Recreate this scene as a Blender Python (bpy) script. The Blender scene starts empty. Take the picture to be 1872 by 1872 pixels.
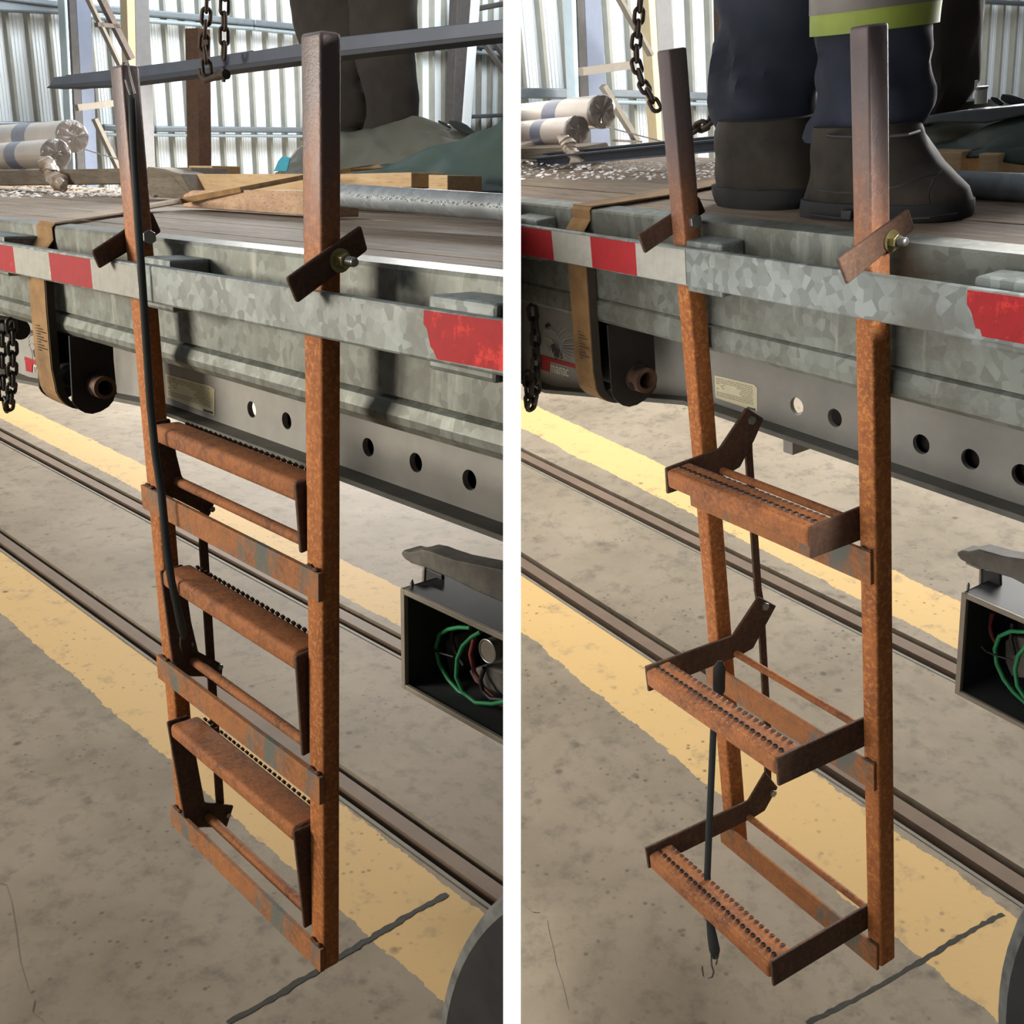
import bpy, bmesh, math, random
from mathutils import Vector, Matrix, noise
C = bpy.context.scene
COL = C.collection
random.seed(7)
PI = math.pi
# ------------------------------------------------------------------ viewing geometry, lights, exposure
S = 0.42
SETS = {}
F=1924.0051
SETS['L']=dict(R=[[0.685749, 0.727532, 0.021097], [0.233958, -0.192889, -0.95292], [-0.689211, 0.6584, -0.302486]],T=[-0.472714, 0.427899, 1.464586],k=1.5,v={'w': 0.03205, 'd': 0.02116, 'H': 0.97234, 'c1t': 0.48745, 'c1b': 0.45703, 'c2t': 0.25649, 'c2b': 0.22338, 'c3t': 0.03347, 'c3b': 0.00243, 'cl': -0.00461, 'cr': 0.00141, 'cy': -0.00588, 'ry': -0.012, 'rt': 0.76006, 'rb': 0.71876, 'rs': 0.00274, 'dy': 0.05, 'dz': 0.78304, 'fz': -0.15346, 'fa': -0.01086, 'fb': 0.00089, 'ga': 0.01144, 'yA1': 0.81416, 'yA2': 0.7649, 'yB1': 0.39137, 'yB2': 0.35044, 'xc': 0.22862, 'cg': -0.027, 'lean': -0.00739, 'roll': -0.00806, 'yaw': -0.02169, 'tp': 0.04593, 'sk': 0.02606})
SETS['R']=dict(R=[[0.491407, 0.863814, -0.111109], [0.299494, -0.287398, -0.909784], [-0.817816, 0.413798, -0.399936]],T=[0.406145, 0.682378, 2.211038],k=0.97,v={'w': 0.03202, 'd': 0.0352, 'H': 1.52633, 'c1t': 0.81773, 'c1b': 0.76393, 'c2t': 0.4368, 'c2b': 0.38466, 'c3t': 0.04805, 'c3b': -0.00664, 'cl': -0.00656, 'cr': -0.00461, 'cy': -0.00617, 'ry': -0.012, 'rt': 1.23017, 'rb': 1.16828, 'rs': 0.0063, 'dy': 0.05, 'dz': 1.25923, 'fz': -0.1041, 'fa': -0.02005, 'fb': -0.00274, 'ga': 0.03796, 'yA1': 1.05525, 'yA2': 0.99432, 'yB1': 0.5112, 'yB2': 0.45263, 'xc': 0.3945, 'cg': 0.0761, 'lean': 0.02355, 'roll': -0.01369, 'yaw': 0.00524, 'tp': 0.00214, 'sk': -0.02315})

PITCH = math.radians(20.5)
right = Vector((1, 0, 0)); fwd = Vector((0, math.cos(PITCH), -math.sin(PITCH))); down = fwd.cross(right)
CW = Matrix((right, down, fwd)).transposed()          # columns: right, down, forward
CAMPOS = Vector((0, 0, 1.58))
cam = bpy.data.cameras.new('camera'); cam.sensor_width = 36; cam.lens = 36 * F / 1872; cam.clip_start = .05; cam.clip_end = 200
camo = bpy.data.objects.new('camera', cam); COL.objects.link(camo)
camo.matrix_world = Matrix.Translation(CAMPOS) @ Matrix((right, -down, -fwd)).transposed().to_4x4()
C.camera = camo
C.view_settings.view_transform = 'Standard'; C.view_settings.look = 'None'; C.view_settings.gamma = 1
C.view_settings.use_curve_mapping = False
C.view_settings.exposure = EXPOSURE = 0.0
world = bpy.data.worlds.new('hall_ambient'); C.world = world; world.use_nodes = True
wt = world.node_tree; bg = wt.nodes['Background']; bg.inputs[1].default_value = 1
# shaped ambient: bright ahead and left, dimmed behind right to darken side faces
tc = wt.nodes.new('ShaderNodeTexCoord'); dp = wt.nodes.new('ShaderNodeVectorMath'); dp.operation = 'DOT_PRODUCT'; dp.inputs[1].default_value = Vector((-.55, .62, .56)).normalized()
wt.links.new(tc.outputs['Generated'], dp.inputs[0]); wr = wt.nodes.new('ShaderNodeValToRGB'); wt.links.new(dp.outputs['Value'], wr.inputs[0])
wr.color_ramp.elements[0].position = .0; wr.color_ramp.elements[0].color = (.09, .09, .095, 1); wr.color_ramp.elements[1].position = .8; wr.color_ramp.elements[1].color = (.62, .68, .76, 1)
wt.links.new(wr.outputs[0], bg.inputs[0])

class Place:
    """One of the two bays. Local axes: x along the trailer, y into the trailer, z up."""
    def __init__(s, key):
        d = SETS[key]; s.key = key; s.R = Matrix(d['R']); s.T = Vector(d['T']); s.k = d['k']; s.v = d['v']
        s.rot = (CW @ s.R)
        s.M = Matrix.Translation(CAMPOS + CW @ s.T * s.k) @ s.rot.to_4x4()
        s.sign = -1 if key == 'L' else 1
    def W(s, p): return s.M @ (Vector(p) * s.k)
    def at(s, u, v, ax, val):
        """Where a sight line meets the real plane ax=val."""
        d = s.R.transposed() @ Vector(((u - 936) / F, (v - 936) / F, 1)); o = -(s.R.transposed() @ s.T)
        i = 'xyz'.index(ax); t = (val - o[i]) / d[i]
        return o + d * t
    def depth(s, p): return (s.R @ Vector(p) + s.T).z
    def lad(s, p):
        v = s.v; X = Vector(p); z = X.z / 1.4 - .5
        X.x += (X.x / S - .5) * v['tp'] * z * 2 + v['sk'] * z
        w = Vector((v['lean'], v['roll'], v['yaw'])); R = Matrix.Rotation(w.length, 3, w.normalized()); c = Vector((S / 2, 0, v['rt']))
        return R @ (X - c) + c
BAY = {k: Place(k) for k in 'LR'}
P = None            # the bay being built

def area(name, bay, loc, target, sx, sy, power, color):
    l = bpy.data.lights.new(name, 'AREA'); l.shape = 'RECTANGLE'; l.size = sx; l.size_y = sy; l.energy = power; l.color = color
    o = bpy.data.objects.new(name, l); COL.objects.link(o)
    a = bay.W(loc); b = bay.W(target); o.location = a; o.rotation_euler = (b - a).to_track_quat('-Z', 'Y').to_euler()
def spot_cam(name, x, up, z, tx, tup, tz, deg, r, power, color, blend=.3):
    """Placed from the middle of the hall: x right, up, z ahead (metres)."""
    l = bpy.data.lights.new(name, 'SPOT'); l.spot_size = math.radians(deg); l.spot_blend = blend; l.shadow_soft_size = r; l.energy = power; l.color = color
    o = bpy.data.objects.new(name, l); COL.objects.link(o); a = Vector((x, z, 1.58 + up)); b = Vector((tx, tz, 1.58 + tup))
    o.location = a; o.rotation_euler = (b - a).to_track_quat('-Z', 'Y').to_euler()
spot_cam('partition_fill_spot', 1.0, .3, .55, 0, -.4, 1.03, 58, .1, 290, (1, .98, .95))  # added unseen spot: whitens the partition edge, bounces fill into the right bay
area('door_daylight_left', BAY['L'], (-1.7, -2.3, 1.15), (.2, 0, .45), 1.5, 1.2, 290, (1, .92, .80))
area('far_daylight_left', BAY['L'], (-4.6, 3.8, 1.5), (-.9, 1.4, -.15), 2, 1.2, 1650, (1, .97, .92))
area('far_daylight_right', BAY['R'], (-1.5, 5, 2.2), (-.6, 1.2, -.15), 3, 1.6, 540, (1, .97, .92))
area('wall_fill_left', BAY['L'], (-2.8, 3.5, 4.2), (-6, 4, 1.2), 3, 3, 720, (.9, .96, 1))  # added unseen area lamp that brightens the back wall
area('wall_fill_right', BAY['R'], (-2.5, 3.5, 4.2), (-5, 4, 1.2), 3, 3, 190, (.9, .96, 1))  # added unseen lamp for the right bay's back wall


# ------------------------------------------------------------------ materials
MATS = {}
def nt(name, rough=.7, metal=0., spec=.4):
    m = bpy.data.materials.new(name); m.use_nodes = True; t = m.node_tree; b = t.nodes['Principled BSDF']
    b.inputs['Roughness'].default_value = rough; b.inputs['Metallic'].default_value = metal
    b.inputs['Specular IOR Level'].default_value = spec
    co = t.nodes.new('ShaderNodeTexCoord'); MATS[name] = m
    return m, t, b, co.outputs['Object']
def mapping(t, co, sc):
    n = t.nodes.new('ShaderNodeMapping'); t.links.new(co, n.inputs[0]); n.inputs['Scale'].default_value = sc; return n.outputs[0]
def noi(t, co, scale, detail=5, rough=.6, sc=None, dist=0):
    n = t.nodes.new('ShaderNodeTexNoise'); t.links.new(mapping(t, co, sc) if sc else co, n.inputs['Vector'])
    n.inputs['Scale'].default_value = scale; n.inputs['Detail'].default_value = detail; n.inputs['Roughness'].default_value = rough
    n.inputs['Distortion'].default_value = dist; return n.outputs['Fac']
def vor(t, co, scale, out='Color', sc=None, feat='F1'):
    n = t.nodes.new('ShaderNodeTexVoronoi'); n.feature = feat; t.links.new(mapping(t, co, sc) if sc else co, n.inputs['Vector'])
    n.inputs['Scale'].default_value = scale; return n.outputs[out]
def ramp(t, f, stops):
    n = t.nodes.new('ShaderNodeValToRGB'); t.links.new(f, n.inputs[0]); e = n.color_ramp.elements
    while len(e) < len(stops): e.new(.5)
    for q, (p, c) in zip(e, stops):
        q.position = p; q.color = tuple(c) + (1,) if len(c) == 3 else c
    return n.outputs[0]
def mix(t, f, a, b, mode='MIX'):
    n = t.nodes.new('ShaderNodeMix'); n.data_type = 'RGBA'; n.blend_type = mode
    for i, v in ((0, f), (6, a), (7, b)):
        if isinstance(v, (int, float)): n.inputs[i].default_value = v
        elif isinstance(v, (tuple, list)): n.inputs[i].default_value = tuple(v) + (1,)
        else: t.links.new(v, n.inputs[i])
    return n.outputs[2]
def math_(t, op, a, b):
    n = t.nodes.new('ShaderNodeMath'); n.operation = op
    for i, v in enumerate((a, b)):
        if isinstance(v, (int, float)): n.inputs[i].default_value = v
        else: t.links.new(v, n.inputs[i])
    return n.outputs[0]
def bump(t, b, h, strength=.3, dist=.002):
    n = t.nodes.new('ShaderNodeBump'); n.inputs['Strength'].default_value = strength; n.inputs['Distance'].default_value = dist
    t.links.new(h, n.inputs['Height']); t.links.new(n.outputs[0], b.inputs['Normal'])
def thr(t, f, lo, hi): return ramp(t, f, [(lo, (0, 0, 0)), (hi, (1, 1, 1))])
G = lambda *c: tuple(((x / 255) / 12.92 if x / 255 <= .04045 else ((x / 255 + .055) / 1.055) ** 2.4) for x in c)

def plain(name, col, rough=.7, metal=0., var=.15, scale=20, bmp=.1, spec=.4):
    m, t, b, co = nt(name, rough, metal, spec)
    f = noi(t, co, scale); c2 = tuple(max(0, c * (1 - var * 2)) for c in col)
    t.links.new(mix(t, thr(t, f, .3, .75), c2, col), b.inputs['Base Color'])
    if bmp: bump(t, b, f, bmp, .001)
    return m
def rust(name, a, bb, c, blue, bf):
    m, t, b, co = nt(name, .8, .1)
    f1 = noi(t, co, 16, 8, .75); f2 = noi(t, co, 120, 5, .75); f3 = noi(t, co, 11, 6, .7, (1, 1, .45))
    col = mix(t, thr(t, f1, .35, .65), a, bb)
    col = mix(t, thr(t, f2, .45, .8), col, c)
    col = mix(t, thr(t, f3, bf, bf + .12), col, blue)
    t.links.new(col, b.inputs['Base Color']); bump(t, b, f2, .6, .0018)
    return m

rust('rust', G(154, 94, 50), G(98, 60, 38), G(170, 110, 60), G(84, 76, 64), .62)
rust('rust_dark', G(84, 60, 46), G(58, 44, 36), G(108, 74, 48), G(66, 60, 54), .66)
rust('rust_blue', G(154, 98, 54), G(116, 76, 48), G(166, 108, 60), G(92, 94, 86), .5)
def stringer_mat():
    # greyer and smoother on the upper length, rust below it
    m, t, b, co = nt('rust_stringer', .6, .25)
    f1 = noi(t, co, 13, 9, .8, (1, 1, .4)); f2 = noi(t, co, 130, 5, .8)
    col = mix(t, thr(t, f1, .35, .65), G(166, 100, 50), G(122, 72, 40)); col = mix(t, thr(t, f2, .48, .62), col, G(184, 120, 62))
    sep = t.nodes.new('ShaderNodeSeparateXYZ'); t.links.new(co, sep.inputs[0])
    h = math_(t, 'ADD', sep.outputs[2], math_(t, 'MULTIPLY', f1, .35))
    k = ramp(t, h, [(.0, (0, 0, 0)), (1, (1, 1, 1))]); hh = math_(t, 'SUBTRACT', h, 1.30)
    k = ramp(t, math_(t, 'MULTIPLY', hh, 4), [(0, (0, 0, 0)), (1, (1, 1, 1))])
    col = mix(t, k, col, G(96, 84, 82)); t.links.new(col, b.inputs['Base Color'])
    t.links.new(math_(t, 'SUBTRACT', .75, math_(t, 'MULTIPLY', k, .4)), b.inputs['Roughness']); bump(t, b, f2, .6, .0015)
stringer_mat()
def galv(name, a, bb, c, streak=True):
    m, t, b, co = nt(name, .55, .35)
    sp = vor(t, co, 62); bw = t.nodes.new('ShaderNodeRGBToBW'); t.links.new(sp, bw.inputs[0])
    f1 = noi(t, co, 6, 6, .65); f3 = noi(t, co, 30, 4, .6, (1, 1, .12))
    col = mix(t, thr(t, bw.outputs[0], .2, .8), a, bb); col = mix(t, thr(t, f1, .45, .7), col, c)
    if streak: col = mix(t, thr(t, f3, .58, .75), col, G(142, 144, 134))
    t.links.new(col, b.inputs['Base Color']); bump(t, b, f1, .2, .002)
galv('galvanized', G(104, 108, 104), G(134, 140, 136), G(92, 92, 84), False)
galv('galvanized_streaked', G(100, 102, 94), G(120, 124, 116), G(84, 82, 72))
galv('galvanized_pipe', G(128, 134, 138), G(146, 152, 156), G(112, 116, 118), False)
def concrete(key):
    m, t, b, co = nt('concrete', .85, 0, .25)
    f1 = noi(t, co, 1.6, 8, .65); f2 = noi(t, co, 14, 6, .7); f3 = noi(t, co, 60, 3, .6)
    col = mix(t, thr(t, f1, .35, .68), CONC_A, CONC_B); col = mix(t, thr(t, f2, .5, .75), col, CONC_C)
    # painted yellow lines (floor object axes: y across the tracks)
    sep = t.nodes.new('ShaderNodeSeparateXYZ'); t.links.new(co, sep.inputs[0])
    y = math_(t, 'ADD', sep.outputs[1], math_(t, 'MULTIPLY', math_(t, 'SUBTRACT', noi(t, co, 9, 5, .75), .5), .05))
    v = SETS[key]['v']; k = SETS[key]['k']
    for lo, hi in (((.172, .325), (.845, .99)) if key == 'L' else ((.19, .415), (1.1, 1.31))):
        band = math_(t, 'MULTIPLY', math_(t, 'GREATER_THAN', y, lo * k), math_(t, 'LESS_THAN', y, hi * k))
        band = math_(t, 'MULTIPLY', band, math_(t, 'SUBTRACT', 1, math_(t, 'MULTIPLY', thr(t, f2, .56, .74), .6)))
        band = math_(t, 'MULTIPLY', band, math_(t, 'SUBTRACT', 1, math_(t, 'MULTIPLY', thr(t, noi(t, co, 3.5, 6, .7), .58, .7), .35)))
        col = mix(t, band, col, PAINT)
    d = vor(t, co, 11, 'Distance'); spots = mix(t, thr(t, noi(t, co, 5, 3), .5, .6), (0, 0, 0), ramp(t, d, [(.06, (1, 1, 1)), (.16, (0, 0, 0))]))
    d2 = vor(t, co, 34, 'Distance'); sp2 = mix(t, thr(t, noi(t, co, 3, 3), .45, .6), (0, 0, 0), ramp(t, d2, [(.08, (1, 1, 1)), (.22, (0, 0, 0))]))
    col = mix(t, math_(t, 'MULTIPLY', spots, .85), col, G(60, 55, 48)); col = mix(t, math_(t, 'MULTIPLY', sp2, .7), col, G(60, 55, 48))
    return m, t, b, col, f3
CONC_A = G(130, 119, 103); CONC_B = G(104, 94, 79); CONC_C = G(88, 80, 68); PAINT = G(176, 147, 98)
for key in 'LR':
    m, t, b, col, f3 = concrete(key); MATS['concrete_' + key] = m; m.name = 'concrete_' + key
    t.links.new(col, b.inputs['Base Color']); bump(t, b, f3, .15, .002)
plain('groove_steel', G(58, 46, 36), .8, .2); plain('track_rail', G(104, 86, 70), .85, .05, .15, 9); plain('angle_steel', G(112, 108, 98), .85, .05)
plain('joint_filler', G(48, 46, 38), .9, 0, .3, 60, .5); plain('crack', G(70, 62, 50), .9)
def wood(name, a, bb, c, sc=(.25, 3, 3), rough=.8):
    m, t, b, co = nt(name, rough, 0, .2)
    f = noi(t, co, 14, 8, .7, sc, .6); f2 = noi(t, co, 60, 4, .6, sc); f3 = noi(t, co, 4, 4)
    col = mix(t, thr(t, f, .35, .65), a, bb); col = mix(t, thr(t, f2, .55, .75), col, c); col = mix(t, math_(t, 'MULTIPLY', thr(t, f3, .5, .7), .4), col, c)
    t.links.new(col, b.inputs['Base Color']); bump(t, b, f2, .5, .003)
wood('deck_wood', G(140, 124, 106), G(112, 96, 80), G(74, 60, 48)); wood('pine', G(206, 180, 144), G(190, 160, 122), G(164, 134, 98))
wood('end_grain', G(120, 98, 72), G(98, 80, 60), G(80, 64, 48), (2, 1, 1)); wood('old_timber', G(132, 122, 108), G(112, 102, 90), G(88, 78, 66))
wood('bark_wood', G(196, 164, 134), G(164, 136, 114), G(120, 98, 82), (1, 1, 2.5))
def tape(name, col, c2, k):
    m, t, b, co = nt(name, .65, 0, .25); f = noi(t, co, 16, 6, .75); f2 = noi(t, co, 45, 4)
    t.links.new(mix(t, thr(t, f, k, k + .07), mix(t, thr(t, f2, .4, .75), col, tuple(q * .82 for q in col)), c2), b.inputs['Base Color']); bump(t, b, f2, .2, .001)
tape('tape_red', G(150, 34, 38), G(176, 60, 54), .64); tape('tape_white', G(158, 156, 146), G(206, 198, 178), .6)
tape('tape_peeled', G(168, 26, 30), G(214, 52, 44), .52)
plain('webbing', G(158, 122, 78), .85, 0, .3, 12, .3); plain('webbing_dark', G(62, 54, 44), .9)
plain('black_steel', G(44, 40, 37), .6, .3, .2, 15, .2); plain('drum_steel', G(110, 84, 70), .55, .5, .3, 25, .3)
plain('hole_shade', G(14, 12, 11), .9, 0, 0, 5, 0); plain('chain_steel', G(66, 62, 58), .45, .6, .25, 60, .3)  # near-black first colour paints in the dark depth of holes
plain('chain_rusty', G(74, 60, 50), .6, .4, .3, 60, .4)
plain('beam_paint', G(150, 147, 140), .7, .1, .1, 14, .3); plain('beam_dark', G(102, 101, 94), .75, .1)
plain('sticker', G(214, 206, 172), .6, 0, .08, 25); plain('print', G(150, 144, 120), .7); plain('print_black', G(40, 38, 34), .7)
plain('logo_line', G(186, 184, 178), .6); plain('logo_dark', G(66, 64, 64), .7); plain('logo_red', G(170, 42, 46), .5); plain('logo_white', G(226, 220, 205), .5)
plain('panel_white', G(236, 242, 246), .5, 0, .03, 3, 0); plain('panel_rib_shade', G(166, 166, 156), .6, 0, .1, 8)
plain('girt_grey', G(120, 128, 134), .4, .3, .08); plain('girt_light', G(170, 186, 194), .4, .1, .05)
plain('column_grey', G(118, 116, 116), .6, 0, .08); plain('column_blue', G(112, 120, 138), .6, 0, .05); plain('column_lit_cream', G(206, 186, 146), .6, 0, .05)  # cream is the column's lit side, put into the colour
plain('column_dark', G(84, 80, 78), .7); plain('brace_beige', G(122, 114, 102), .6, 0, .1); plain('brace_dark', G(90, 78, 70), .6, 0, .15)
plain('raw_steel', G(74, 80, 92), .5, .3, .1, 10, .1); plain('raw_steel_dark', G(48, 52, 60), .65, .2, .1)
plain('tarp_green', G(46, 66, 56), .5, 0, .12, 5, .1, .5); plain('tarp_olive', G(82, 80, 64), .55, 0, .15, 5, .1, .5); plain('tarp_slate', G(80, 86, 92), .5, 0, .1, 5)
plain('blue_plastic', G(60, 160, 190), .5); plain('roll_wrap', G(196, 184, 172), .25, 0, .06, 6, .1, .7); plain('roll_band', G(120, 124, 142), .3, 0, .1)
plain('film', G(138, 130, 124), .2, 0, .2, 30, .6, .8); plain('film_twist', G(190, 172, 154), .3, 0, .25, 40, .6, .7); plain('scrap', G(232, 228, 226), .4, 0, .05)
plain('trousers_dark', G(56, 50, 45), .9, 0, .25, 9, .6); plain('trousers_navy', G(40, 46, 62), .85, 0, .3, 9, .8)
plain('jacket', G(62, 60, 62), .9); plain('hi_vis', G(132, 146, 58), .6, 0, .08); plain('reflective_grey', G(104, 98, 92), .5, 0, .1)
plain('boot_leather', G(60, 51, 40), .8, 0, .4, 16, 1., .4); plain('boot_sole', G(44, 43, 44), .75, 0, .3, 20, .5); plain('boot_black', G(38, 36, 36), .6)
plain('rubber', G(44, 48, 48), .6, 0, .15, 20, .2); plain('tyre', G(38, 38, 38), .7, 0, .3, 18, .3); plain('tyre_edge', G(110, 110, 106), .7, 0, .35, 30, .4)
plain('bolt_zinc', G(150, 150, 146), .35, .8, .1); plain('bolt_gold', G(176, 166, 120), .3, .8, .15); plain('hook_wire', G(120, 118, 114), .35, .8, .1)
plain('cabinet_edge', G(140, 132, 118), .6, .2, .1); plain('cabinet_dark', G(52, 54, 54), .6, .1, .1); plain('cast_grey', G(112, 108, 100), .75, .2, .25, 25, .4)
plain('hose_green', G(44, 140, 86), .45, 0, .15); plain('hose_red', G(130, 60, 54), .5, 0, .15); plain('hose_black', G(34, 34, 34), .5)
plain('gauge_face', G(140, 132, 122), .4, .2, .15); plain('can_white', G(214, 210, 202), .5); plain('orange_paint', G(206, 100, 44), .5, 0, .2)
plain('cloth_black', G(36, 44, 42), .8); plain('partition_bounce_white', (.97, .97, .97), .6, 0, 0, 5, 0); plain('partition_bounce_cut', G(70, 68, 66), .9, 0, .1); plain('chalk', G(214, 216, 214), .8)
plain('light_pipe', G(200, 206, 168), .5); plain('cable', G(150, 148, 146), .6)

# ------------------------------------------------------------------ mesh helpers (coordinates: bay axes, bay units)
WM = {}
HALF_T = 16 / F * 1.1
class MB:
    def __init__(s, tf=None): s.bm = bmesh.new(); s.tf = tf; s.mi = 0
    def v(s, p): return s.bm.verts.new(Vector(s.tf(p)) if s.tf else Vector(p))
    def f(s, vs):
        try: q = s.bm.faces.new(vs); q.material_index = s.mi; return q
        except ValueError: return None
    def box(s, x0, x1, y0, y1, z0, z1):
        V = [s.v((x, y, z)) for x in (x0, x1) for y in (y0, y1) for z in (z0, z1)]
        for q in ((0, 1, 3, 2), (4, 6, 7, 5), (0, 4, 5, 1), (2, 3, 7, 6), (0, 2, 6, 4), (1, 5, 7, 3)): s.f([V[i] for i in q])
        return s
    def prism(s, pts, ext):
        e = Vector(ext); A = [s.v(p) for p in pts]; B = [s.v(Vector(p) + e) for p in pts]; n = len(pts)
        s.f(A[::-1]); s.f(B)
        for i in range(n): s.f([A[i], A[(i + 1) % n], B[(i + 1) % n], B[i]])
        return s
    def loft(s, rings, cap=True, close=True):
        R = [[s.v(p) for p in r] for r in rings]; n = len(R[0])
        for a, b in zip(R, R[1:]):
            for i in range(n if close else n - 1): s.f([a[i], a[(i + 1) % n], b[(i + 1) % n], b[i]])
        if cap: s.f(R[0][::-1]); s.f(R[-1])
        return s
    def tube(s, path, r, n=10, cap=True, flat=None):
        P_ = [Vector(p) for p in path]; rs = r if isinstance(r, (list, tuple)) else [r] * len(P_); rings = []; up = None
        for i, p in enumerate(P_):
            d = (P_[min(i + 1, len(P_) - 1)] - P_[max(i - 1, 0)]).normalized()
            if flat is not None: a = Vector(flat)
            elif up is None: a = Vector((0, 0, 1)) if abs(d.z) < .8 else Vector((1, 0, 0))
            else: a = up
            e1 = (a - d * a.dot(d)).normalized(); e2 = d.cross(e1); up = e1; q = rs[i]
            ra, rb = q if isinstance(q, (tuple, list)) else (q, q)
            rings.append([p + e1 * (math.cos(t) * ra) + e2 * (math.sin(t) * rb) for t in [2 * PI * j / n + (PI / n if n == 4 else 0) for j in range(n)]])
        return s.loft(rings, cap)
    def bar(s, a, b, w, h, up=(0, 0, 1)):
        a = Vector(a); b = Vector(b); d = (b - a).normalized(); u = Vector(up); u = (u - d * u.dot(d)).normalized(); r = d.cross(u)
        return s.loft([[p + r * (sx * w / 2) + u * (sz * h / 2) for sx, sz in ((-1, -1), (1, -1), (1, 1), (-1, 1))] for p in (a, b)])
    def grid(s, rows):
        R = [[s.v(p) for p in r] for r in rows]
        for a, b in zip(R, R[1:]):
            for i in range(len(a) - 1): s.f([a[i], a[i + 1], b[i + 1], b[i]])
        return s
    def torus(s, c, ax, R, r, n=20, m=8, sq=1.0, up=(0, 0, 1)):
        ax = Vector(ax).normalized(); u = Vector(up); u = (u - ax * u.dot(ax)).normalized(); w = ax.cross(u); rings = []
        for i in range(n + 1):
            t = 2 * PI * i / n; rad = u * math.cos(t) + w * math.sin(t); cc = Vector(c) + u * (math.cos(t) * R * sq) + w * (math.sin(t) * R)
            rings.append([cc + rad * (math.cos(q) * r) + ax * (math.sin(q) * r) for q in [2 * PI * j / m for j in range(m)]])
        return s.loft(rings, False)
def centre(pts):
    n = len(pts); return Vector((sum(p[0] for p in pts) / n, sum(p[1] for p in pts) / n, min(p[2] for p in pts)))
def local(parent, w): return (WM[parent.name].inverted() @ w) if parent else w
def build(mb, name, mats, parent=None, bevel=0, smooth=False, origin=None, label=None, cat=None, group=None, kind=None, seg=2):
    bm = mb.bm
    if isinstance(mats, str): mats = [mats]
    if not bm.verts: bm.free(); return None
    bmesh.ops.remove_doubles(bm, verts=bm.verts, dist=1e-6)
    if bevel: 
        es = [e for e in bm.edges if len(e.link_faces) == 2 and e.calc_face_angle(0) > .5]
        bmesh.ops.bevel(bm, geom=es, offset=bevel, segments=seg, affect='EDGES', profile=.5, clamp_overlap=True)
    bmesh.ops.recalc_face_normals(bm, faces=bm.faces)
    co = Vector(origin) if origin is not None else centre([v.co for v in bm.verts])
    w = P.M @ Matrix.Translation(co * P.k)
    for v in bm.verts: v.co = (v.co - co) * P.k
    # nothing of one bay passes through the partition
    inv = w.inverted(); pc = inv @ Vector((HALF_T * P.sign, 0, 0)); no = (w.to_3x3().transposed() @ Vector((-P.sign, 0, 0))).normalized()
    if any((v.co - pc).dot(no) > 0 for v in bm.verts):
        r = bmesh.ops.bisect_plane(bm, geom=bm.verts[:] + bm.edges[:] + bm.faces[:], plane_co=pc, plane_no=no, clear_outer=True)
        ed = [e for e in r['geom_cut'] if isinstance(e, bmesh.types.BMEdge) and e.is_valid and len(e.link_faces) == 1]
        if ed: bmesh.ops.holes_fill(bm, edges=ed, sides=0)
    if not bm.faces: bm.free(); return None
    me = bpy.data.meshes.new(name); bm.to_mesh(me); bm.free()
    for m in mats: me.materials.append(MATS[m])
    if smooth:
        for q in me.polygons: q.use_smooth = True
        try: me.set_sharp_from_angle(angle=math.radians(40))
        except Exception: pass
    o = bpy.data.objects.new(name, me); COL.objects.link(o); WM[o.name] = w
    if parent: o.parent = parent
    o.matrix_basis = local(parent, w)
    return tag(o, label, cat, group, kind)
def tag(o, label=None, cat=None, group=None, kind=None):
    if o is None: return None
    if label: o['label'] = label
    if cat: o['category'] = cat
    if group: o['group'] = group
    if kind: o['kind'] = kind
    return o
def thing(name, loc, label, cat, group=None):
    o = bpy.data.objects.new(name, None); COL.objects.link(o); o.empty_display_size = .1
    w = P.M @ Matrix.Translation(Vector(loc) * P.k); WM[o.name] = w; o.matrix_basis = w
    return tag(o, label, cat, group)
def dup(o, parent, w):
    c = o.copy(); COL.objects.link(c); WM[c.name] = w; c.parent = parent; c.matrix_basis = local(parent, w); return c
def at(u, v, ax, val): return P.at(u, v, ax, val)
def side(): return 'left' if P.key == 'L' else 'right'
def both(l, r): return l if P.key == 'L' else r
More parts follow.
